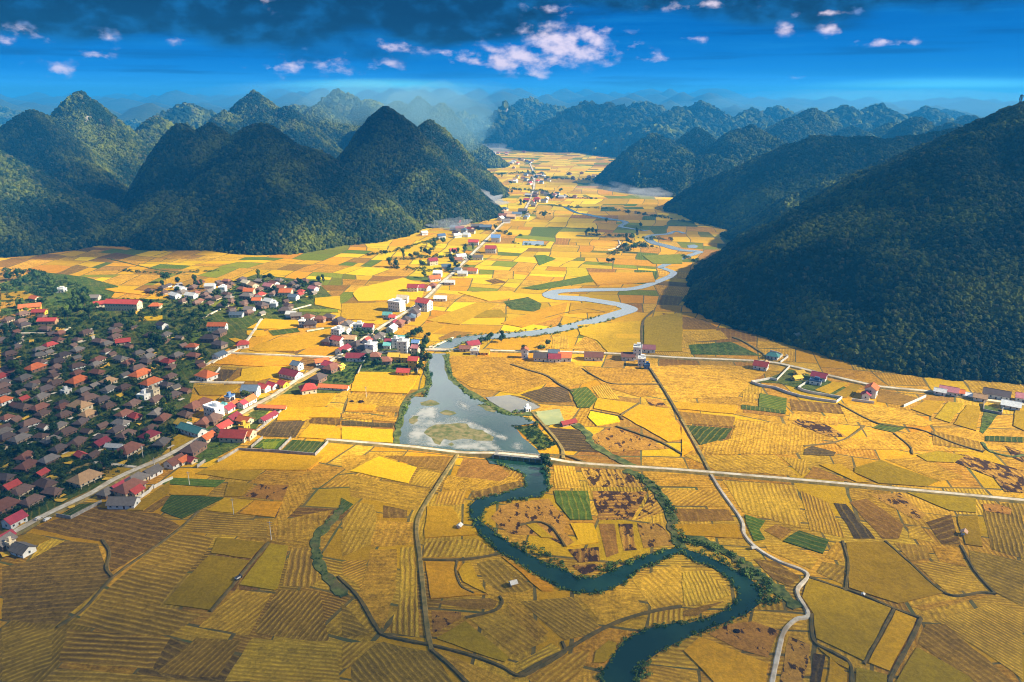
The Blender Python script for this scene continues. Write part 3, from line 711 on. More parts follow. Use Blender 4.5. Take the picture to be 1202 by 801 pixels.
# left group
hill([(300, 152, 1390, 215)], 1.3); hill([(216, 150, 1400, 130)], 1.3); hill([(246, 150, 1430, 150)], 1.3); hill([(345, 168, 1340, 180)], 1.3); hill([(252, 208, 1240, 125)], 1.3); hill([(330, 215, 1230, 125)], 1.3); hill([(405, 212, 1290, 115)], 1.3); hill([(190, 225, 1260, 100)], 1.3)
hill([(95, 111, 1800, 200)], 1.1); hill([(130, 150, 1760, 170)], 1.2); hill([(30, 132, 1560, 185)], 1.2); hill([(70, 170, 1450, 135)], 1.2); hill([(-15, 182, 1240, 185)], 1.35); hill([(40, 222, 1200, 150)], 1.3); hill([(-90, 150, 1400, 250)]); hill([(95, 235, 1260, 120)], 1.3)
hill([(-200, 145, 1700, 260)], 1.1); hill([(-320, 160, 1400, 220)], 1.2); hill([(-170, 190, 1330, 150)], 1.2); hill([(-60, 125, 2000, 230)]); hill([(180, 137, 2050, 170)], 1.3); hill([(213, 146, 1900, 120)], 1.3); hill([(300, 107, 2350, 235)], 1.05); hill([(265, 130, 2250, 180)]); hill([(338, 128, 2300, 180)]); hill([(270, 146, 1850, 130)])
hill([(455, 131, 1560, 195)], 1.15); hill([(425, 170, 1480, 150)], 1.25); hill([(490, 180, 1480, 150)], 1.25); hill([(505, 147, 1750, 170)], 1.2); hill([(535, 168, 1720, 95)], 1.3); hill([(470, 210, 1420, 110)], 1.3); hill([(550, 195, 1690, 55)], 1.2)
hill([(492, 114, 2550, 210)], 1.05); hill([(465, 117, 2500, 220)]); hill([(520, 120, 2500, 200), (566, 172, 2450, 80)], 1.1); hill([(400, 110, 2800, 240)]); hill([(430, 120, 2700, 240)]); hill([(375, 122, 2600, 240)]); hill([(220, 125, 2900, 260)]); hill([(350, 128, 3000, 240)])
# the end of the valley
hill([(592, 121, 3500, 150)], .8); hill([(575, 150, 3400, 170)], 1.2); hill([(612, 150, 3450, 170)], 1.2); hill([(545, 134, 3900, 300)]); hill([(645, 122, 4300, 380)])
hill([(630, 170, 3200, 70), (665, 135, 3250, 260), (700, 124, 3350, 280), (740, 130, 3250, 240)], 1.1); hill([(757, 121, 3600, 300)]); hill([(790, 132, 3000, 260)], 1.1); hill([(825, 124, 3300, 320)]); hill([(715, 152, 3080, 130), (780, 150, 2800, 200)], 1.1)
# right group
hill([(1270, 118, 960, 360), (1202, 128, 905, 290), (1130, 166, 865, 250), (1060, 203, 835, 205), (1000, 237, 812, 150), (930, 277, 800, 92), (872, 315, 805, 42), (832, 343, 818, 10)], 1.2, 1.3)
hill([(1390, 100, 1050, 470)], 1.15); hill([(1120, 275, 720, 120)], 1.3); hill([(1020, 320, 720, 70)], 1.3)
hill([(785, 242, 1560, 60), (830, 215, 1530, 170), (885, 197, 1480, 240), (955, 161, 1430, 300), (1050, 166, 1380, 310), (1150, 152, 1350, 320), (1260, 130, 1350, 350)], 1.25)
hill([(845, 285, 1220, 55), (900, 250, 1200, 150), (980, 215, 1150, 200), (1080, 180, 1120, 220), (1180, 150, 1100, 250)], 1.25)
hill([(882, 141, 1960, 200)], 1.0); hill([(860, 170, 1900, 170)], 1.1); hill([(815, 151, 2080, 150)], 1.2); hill([(768, 160, 2000, 150)], 1.3); hill([(790, 172, 1850, 130)], 1.25); hill([(735, 196, 1980, 75)], 1.25); hill([(840, 185, 1800, 150)], 1.2)
hill([(955, 129, 2500, 230)]); hill([(930, 137, 2450, 200)]); hill([(1000, 150, 2300, 200)]); hill([(990, 126, 3000, 240)]); hill([(1030, 127, 3000, 260)]); hill([(1115, 142, 2000, 150)], 1.4); hill([(1076, 141, 2100, 150)], 1.4); hill([(1150, 145, 1900, 130)], 1.4); hill([(1045, 146, 2300, 160)], 1.4)
hill([(915, 128, 3600, 260)]); hill([(880, 131, 3300, 240)]); hill([(1140, 136, 2700, 240)]); hill([(1190, 132, 2400, 260)]); hill([(1090, 130, 3300, 260)])
# rows of karst far away, fading into the haze
rr = random.Random(11)
for Y, n, top, spread, r0 in ((4500, 26, 125, 6, 430), (5600, 30, 119, 6, 520), (7000, 34, 113, 5, 640), (8800, 42, 109, 5, 700), (10800, 48, 105.5, 4, 800)):
    for k in range(n):
        px = -120 + 1450*(k+rr.uniform(.1, .9))/n
        t = top + (10 if px > 840 else 4 if px < 300 else 0) + rr.uniform(-spread*1.5, spread)
        hill([(px, t, Y*rr.uniform(.93, 1.07), r0*rr.uniform(.6, 1.05))], rr.uniform(.75, 1.15))
def height(X, Y):
    wx = X + fbm(X/160, Y/160, 3, 21)*44; wy = Y + fbm(X/160, Y/160, 3, 33)*44
    Z = np.full(X.shape, -3.0)
    for pts, e, ry, sd_ in HL:
        xs = [p[0] for p in pts]; ys = [p[1] for p in pts]; rm = max(p[3] for p in pts)*1.25
        msk = (X > min(xs)-rm) & (X < max(xs)+rm) & (Y > min(ys)-rm) & (Y < max(ys)+rm)
        if not msk.any(): continue
        x, y = wx[msk], wy[msk]; best = np.full(x.shape, -3.0)
        segs = list(zip(pts, pts[1:])) or [(pts[0], pts[0])]
        for a, b in segs:
            dx, dy = b[0]-a[0], b[1]-a[1]; L2 = dx*dx+dy*dy
            t = np.clip(((x-a[0])*dx+(y-a[1])*dy)/L2, 0, 1) if L2 > 0 else np.zeros_like(x)
            d = np.hypot(x-a[0]-t*dx, (y-a[1]-t*dy)/ry); h = a[2]+t*(b[2]-a[2]); r = a[3]+t*(b[3]-a[3])
            q = d/r; z = h*(1-(.12*q+.88*np.maximum(q, 0)**e))
            best = np.maximum(best, z)
        cur = Z[msk]; k = 3.5; m = np.maximum(cur, best)
        Z[msk] = m + np.where((cur > 0) & (best > 0), k*np.exp(-np.abs(cur-best)/k)*.5, 0)
    n = fbm(X/75, Y/75, 4, 50); g = np.abs(fbm(X/120, Y/120, 3, 70))
    Z = Z + np.clip(Z/40, 0, 1)*(n*28 - g*46 + 5)
    return np.minimum(Z, 262 + (Z-262)*.1)
CLIFFS = [(105, 139, 11, 4), (593, 136, 5, 10), (935, 393, 9, 9)]
def band(y0, y1, cell, dens, size, xm):
    xs = np.arange(-xm, xm+cell, cell); ys = np.arange(y0, y1+cell*1.5, cell)
    X, Y = np.meshgrid(xs, ys); Xj = X + (RNG.random(X.shape)-.5)*cell*.5; Yj = Y + (RNG.random(X.shape)-.5)*cell*.5
    Z = height(Xj, Yj); nx, ny = len(xs), len(ys)
    ok = Z > .3; idx = np.arange(nx*ny).reshape(ny, nx)
    q = np.stack([idx[:-1, :-1], idx[:-1, 1:], idx[1:, 1:], idx[1:, :-1]], -1).reshape(-1, 4)
    zf = ok.ravel()[q].any(1)
    # leave out what lies far outside the view
    cx_ = Xj.ravel()[q].mean(1); cy_ = Yj.ravel()[q].mean(1); zf &= np.abs(cx_) < cy_*.85 + 330
    q = q[zf]; used, inv = np.unique(q, return_inverse=True); q = inv.reshape(-1, 4)
    V = np.stack([Xj.ravel()[used], Yj.ravel()[used], np.maximum(Z.ravel()[used], -2)], 1)
    me = np_mesh('hills', V, q); me.materials.append(M_HILL); me.materials.append(M_ROCK)
    # bare limestone where the photo shows it
    dz = V[:, 2]-EYE; f = V[:, 1]*CP - dz*SP; u = V[:, 1]*SP + dz*CP; px = CX+FPX*V[:, 0]/f; py = CY-FPX*u/f
    bare = np.zeros(len(V))
    for a, b, rx, ry in CLIFFS:
        d = np.hypot((px-a)/rx, (py-b)/ry) + fbm(px/4, py/4, 3, 5)*1.2; bare = np.maximum(bare, np.clip(1.6-d*1.3, 0, 1))
    mi = (bare[q].mean(1) > .45).astype(np.int32); me.polygons.foreach_set('material_index', mi)
    hi = np.clip(1-bare*1.4, 0, 1)*(V[:, 2] > 1.0)
    at = me.attributes.new('cover', 'FLOAT', 'POINT'); at.data.foreach_set('value', hi.astype(np.float32))
    me.polygons.foreach_set('use_smooth', np.ones(len(q), bool))
    struct(link('hills', me))
    if dens:
        fo = struct(link('forest', me.copy()), 'stuff'); fo.data.materials.clear(); fo.data.materials.append(M_CANOPY)
        grow(fo, dens, size)
_crowns = {}
def grow(o, dens, size):
    ng = bpy.data.node_groups.new('forest_growth', 'GeometryNodeTree'); g = NB(ng)
    ng.interface.new_socket('Geometry', in_out='INPUT', socket_type='NodeSocketGeometry'); ng.interface.new_socket('Geometry', in_out='OUTPUT', socket_type='NodeSocketGeometry')
    gi = g.n('NodeGroupInput'); go = ng.nodes.new('NodeGroupOutput')
    cov = g.n('GeometryNodeInputNamedAttribute', {'Name': 'cover'}, data_type='FLOAT').outputs[0]
    d = g.n('GeometryNodeDistributePointsOnFaces', {'Mesh': gi.outputs[0], 'Density': g.m('MULTIPLY', cov, dens), 'Seed': 3})
    parts = []
    for k in range(5):
        ico = g.n('GeometryNodeMeshIcoSphere', {'Radius': .5, 'Subdivisions': 3 if size < 9 else 2}).outputs[0]
        pos = g.n('GeometryNodeInputPosition').outputs[0]
        nz = g.n('ShaderNodeTexNoise', {'Vector': pos, 'Scale': 3.0, 'Detail': 4.0, 'W': k*7.3}, noise_dimensions='4D').outputs[1]
        off = g.n('ShaderNodeVectorMath', {0: nz, 1: (.5, .5, .42)}, operation='SUBTRACT').outputs[0]
        off = g.n('ShaderNodeVectorMath', {0: off, 1: (1.0, 1.0, .9)}, operation='MULTIPLY').outputs[0]
        sp = g.n('GeometryNodeSetPosition', {'Geometry': ico, 'Offset': off}).outputs[0]
        sp = g.n('GeometryNodeSetMaterial', {'Geometry': sp, 'Material': M_CANOPY}).outputs[0]
        parts.append(g.n('GeometryNodeSetShadeSmooth', {0: sp, 'Shade Smooth': False}).outputs[0])
    gti = g.n('GeometryNodeGeometryToInstance')
    for p in parts: ng.links.new(p, gti.inputs[0])
    rnd = g.n('FunctionNodeRandomValue', {2: .35, 3: 1.65, 'Seed': 5}, data_type='FLOAT').outputs[1]
    rz = g.n('FunctionNodeRandomValue', {2: .8, 3: 1.35, 'Seed': 8}, data_type='FLOAT').outputs[1]
    scl = g.n('ShaderNodeCombineXYZ', {0: g.m('MULTIPLY', rnd, size), 1: g.m('MULTIPLY', rnd, size), 2: g.m('MULTIPLY', g.m('MULTIPLY', rnd, rz), size)}).outputs[0]
    rot = g.n('FunctionNodeRandomValue', {0: (-.25, -.25, 0), 1: (.25, .25, 6.283), 'Seed': 9}, data_type='FLOAT_VECTOR').outputs[0]
    iop = g.n('GeometryNodeInstanceOnPoints', {'Points': d.outputs[0], 'Instance': gti.outputs[0], 'Pick Instance': True, 'Rotation': rot, 'Scale': scl})
    tr = g.n('GeometryNodeTranslateInstances', {0: iop.outputs[0], 'Translation': (0, 0, size*.22), 'Local Space': False})
    ng.links.new(tr.outputs[0], go.inputs[0])
    o.modifiers.new('growth', 'NODES').node_group = ng
band(480, 1080, 5.0, .19, 3.9, 1000); band(1080, 1760, 6.0, .12, 4.7, 1450); band(1760, 2700, 9.0, .045, 7.2, 2100); band(2700, 4200, 16.0, .006, 19, 3200); band(4200, 12500, 42.0, 0, 0, 9500)
# ================================================================ OBJECTS
ROADANG = {}
def dirang(crop, s):
    g = cgr(crop, s); return math.atan2(g[1].y-g[0].y, g[1].x-g[0].x)
ANG_V = dirang('Z', '50,608 393,422'); ANG_E = dirang('Z', '510,411 800,421'); ANG_R = dirang('Z', '893,425 1161,471'); ANG_N = dirang('Z', '413,408 590,263')
# ---------------------------------------------------------------- houses: wall, roof, door and windows, shared meshes
def hip_roof(w, d, h, rh, e, inset_):
    m = MB(); x, y = w/2+e, d/2+e; r = max(.4, x-inset_); z0 = h-.25; z1 = h+rh; f = .28
    A = [(-x, -y), (x, -y), (x, y), (-x, y)]
    E = [(a, b, z0) for a, b in A]; B = [(a, b, z0-f) for a, b in A]; R = [(-r, 0, z1), (r, 0, z1)]
    m.poly([E[0], E[1], R[1], R[0]]); m.poly([E[2], E[3], R[0], R[1]]); m.poly([E[1], E[2], R[1]]); m.poly([E[3], E[0], R[0]])
    for i in range(4): m.poly([B[i], B[(i+1) % 4], E[(i+1) % 4], E[i]])
    m.poly([B[3], B[2], B[1], B[0]]); m.bar((-r, 0, z1), (r, 0, z1), .16, 5); return m.mesh('roof')
def gable_roof(w, d, h, rh, e):
    m = MB(); x, y = w/2+e*.7, d/2+e; s = rh/(d/2); z0 = h-e*s; z1 = h+rh; t = .22
    for sg in (-1, 1):
        a = [(-x, sg*y, z0), (x, sg*y, z0), (x, 0, z1), (-x, 0, z1)]; 
        if sg > 0: a = a[::-1]
        b = [(p[0], p[1], p[2]-t) for p in a]
        m.poly(a); m.poly(b[::-1])
        for i in range(4): m.poly([b[i], b[(i+1) % 4], a[(i+1) % 4], a[i]])
    m.bar((-x, 0, z1+.03), (x, 0, z1+.03), .15, 5); return m.mesh('roof')
def flat_roof(w, d, h):
    m = MB(); x, y = w/2+.25, d/2+.25; m.box(-x, x, -y, y, h, h+.22)
    for a in ((-x, x, -y, -y+.2), (-x, x, y-.2, y), (-x, -x+.2, -y+.2, y-.2), (x-.2, x, -y+.2, y-.2)): m.box(*a, h+.22, h+.95)
    m.box(-w*.12, w*.30, d*.02, d*.36, h+.22, h+2.6); m.box(-w*.14, w*.32, -d*.0, d*.38, h+2.6, h+2.75); return m.mesh('roof')
def wall_mesh(w, d, h, rh=0.0, floors=1, stilt=False):
    m = MB(); x, y = w/2, d/2
    if stilt:
        m.box(-x, x, -y, y, 1.4, h)
        for i in range(4):
            for j in (-1, 0, 1): m.box(-x+.2+i*(w-.7)/3, -x+.5+i*(w-.7)/3, j*(y-.3)-.15, j*(y-.3)+.15, -.3, 1.4)
        m.box(-x*.9, x*.9, -y*.2, y*.9, -.3, 1.4)
        return m.mesh('wall')
    i = len(m.v)
    m.box(-x, x, -y, y, -.3, h)
    if rh: m.poly([(-x, y, h), (-x, -y, h), (-x, 0, h+rh-.15)]); m.poly([(x, -y, h), (x, y, h), (x, 0, h+rh-.15)])
    for k in range(1, floors): zz = h*k/floors; m.box(-x-.12, x+.12, -y-.12, y+.12, zz-.1, zz+.1)
    return m.mesh('wall')
def win_mesh(s=.85):
    m = MB(); m.box(-.62*s, .62*s, -.05, .05, 0, 1.35*s); return m.mesh('window')
def door_mesh():
    m = MB(); m.box(-.5, .5, -.05, .05, 0, 1.8); m.box(.38, .46, -.09, -.05, .95, 1.1); return m.mesh('door')
WIN = win_mesh(); WIN.materials.append(M_GLASS); DOOR = door_mesh(); DOOR.materials.append(M_DOOR)
KINDS = {}
def kind_of(key):
    if key in KINDS: return KINDS[key]
    t, w, d, h, fl = key; ws = []
    if t == 'hip': W_ = wall_mesh(w, d, h, stilt=True); R_ = hip_roof(w, d, h, d*.33, 1.0, d*.42)
    elif t == 'bun': W_ = wall_mesh(w, d, h, floors=fl); R_ = hip_roof(w, d, h, d*.34, .9, d*.5)
    elif t == 'gab': W_ = wall_mesh(w, d, h, d*.30, floors=fl); R_ = gable_roof(w, d, h, d*.30, .9)
    else: W_ = wall_mesh(w, d, h, floors=fl); R_ = flat_roof(w, d, h)
    W_.materials.append(M_PAINT); R_.materials.append(M_ROOF if t != 'flat' else M_PAINT)
    fh = h/fl; n = max(2, int(w/3.0)); nd = max(1, int(d/4.0)); dx = w/2*.0
    for f in range(fl):
        z = (1.7 if t == 'hip' else f*fh+fh*.30)
        for k in range(n):
            xx = -w/2+(k+.5)*w/n
            if f == 0 and k == n//2 and t != 'hip': continue
            ws.append((xx, -d/2-.03, z, 0))
        for k in range(nd): ws.append((w/2+.03, -d/2+(k+.5)*d/nd, z, math.pi/2)); ws.append((-w/2-.03, -d/2+(k+.5)*d/nd, z, math.pi/2))
    dpos = ((-w/2+(n//2+.5)*w/n) if t != 'hip' else 0, -d/2-.03 if t != 'hip' else -d*.2/2-.03, 0)
    KINDS[key] = (W_, R_, ws, dpos); return KINDS[key]
HOUSES = []
def house(p, key, rot, roofc, wallc, name='house', windows=True):
    W_, R_, ws, dp = kind_of(key)
    r = empty(name, (p.x, p.y, .3), rot)
    o = link('wall', W_, None, r); o.color = (*wallc, 1)
    o = link('roof', R_, None, r); o.color = (*roofc, 1)
    o = link('door', DOOR, None, r); o.location = dp
    far = p.y > 1150
    for x, y, z, a in ws:
        vis = (a == 0 and math.cos(rot) > -.2) or a != 0
        # windows on the sides the valley's viewers see; distant houses are too small to show any
        if far or not windows: continue
        w = link('window', WIN, None, r); w.location = (x, y, z); w.rotation_euler = (0, 0, a)
    return r
C_ = dict(brown=(.135, .080, .060), grey=(.17, .145, .125), dark=(.090, .066, .060), rust=(.20, .080, .05), red=(.42, .06, .045), crimson=(.30, .04, .055), orange=(.56, .14, .04), tan=(.55, .33, .16), pink=(.45, .17, .18), teal=(.12, .34, .32), blue=(.11, .20, .38), white=(.70, .70, .68), slate=(.10, .14, .19), cream=(.62, .52, .36), yellow=(.72, .45, .04), wood=(.22, .13, .08), mud=(.34, .25, .17))
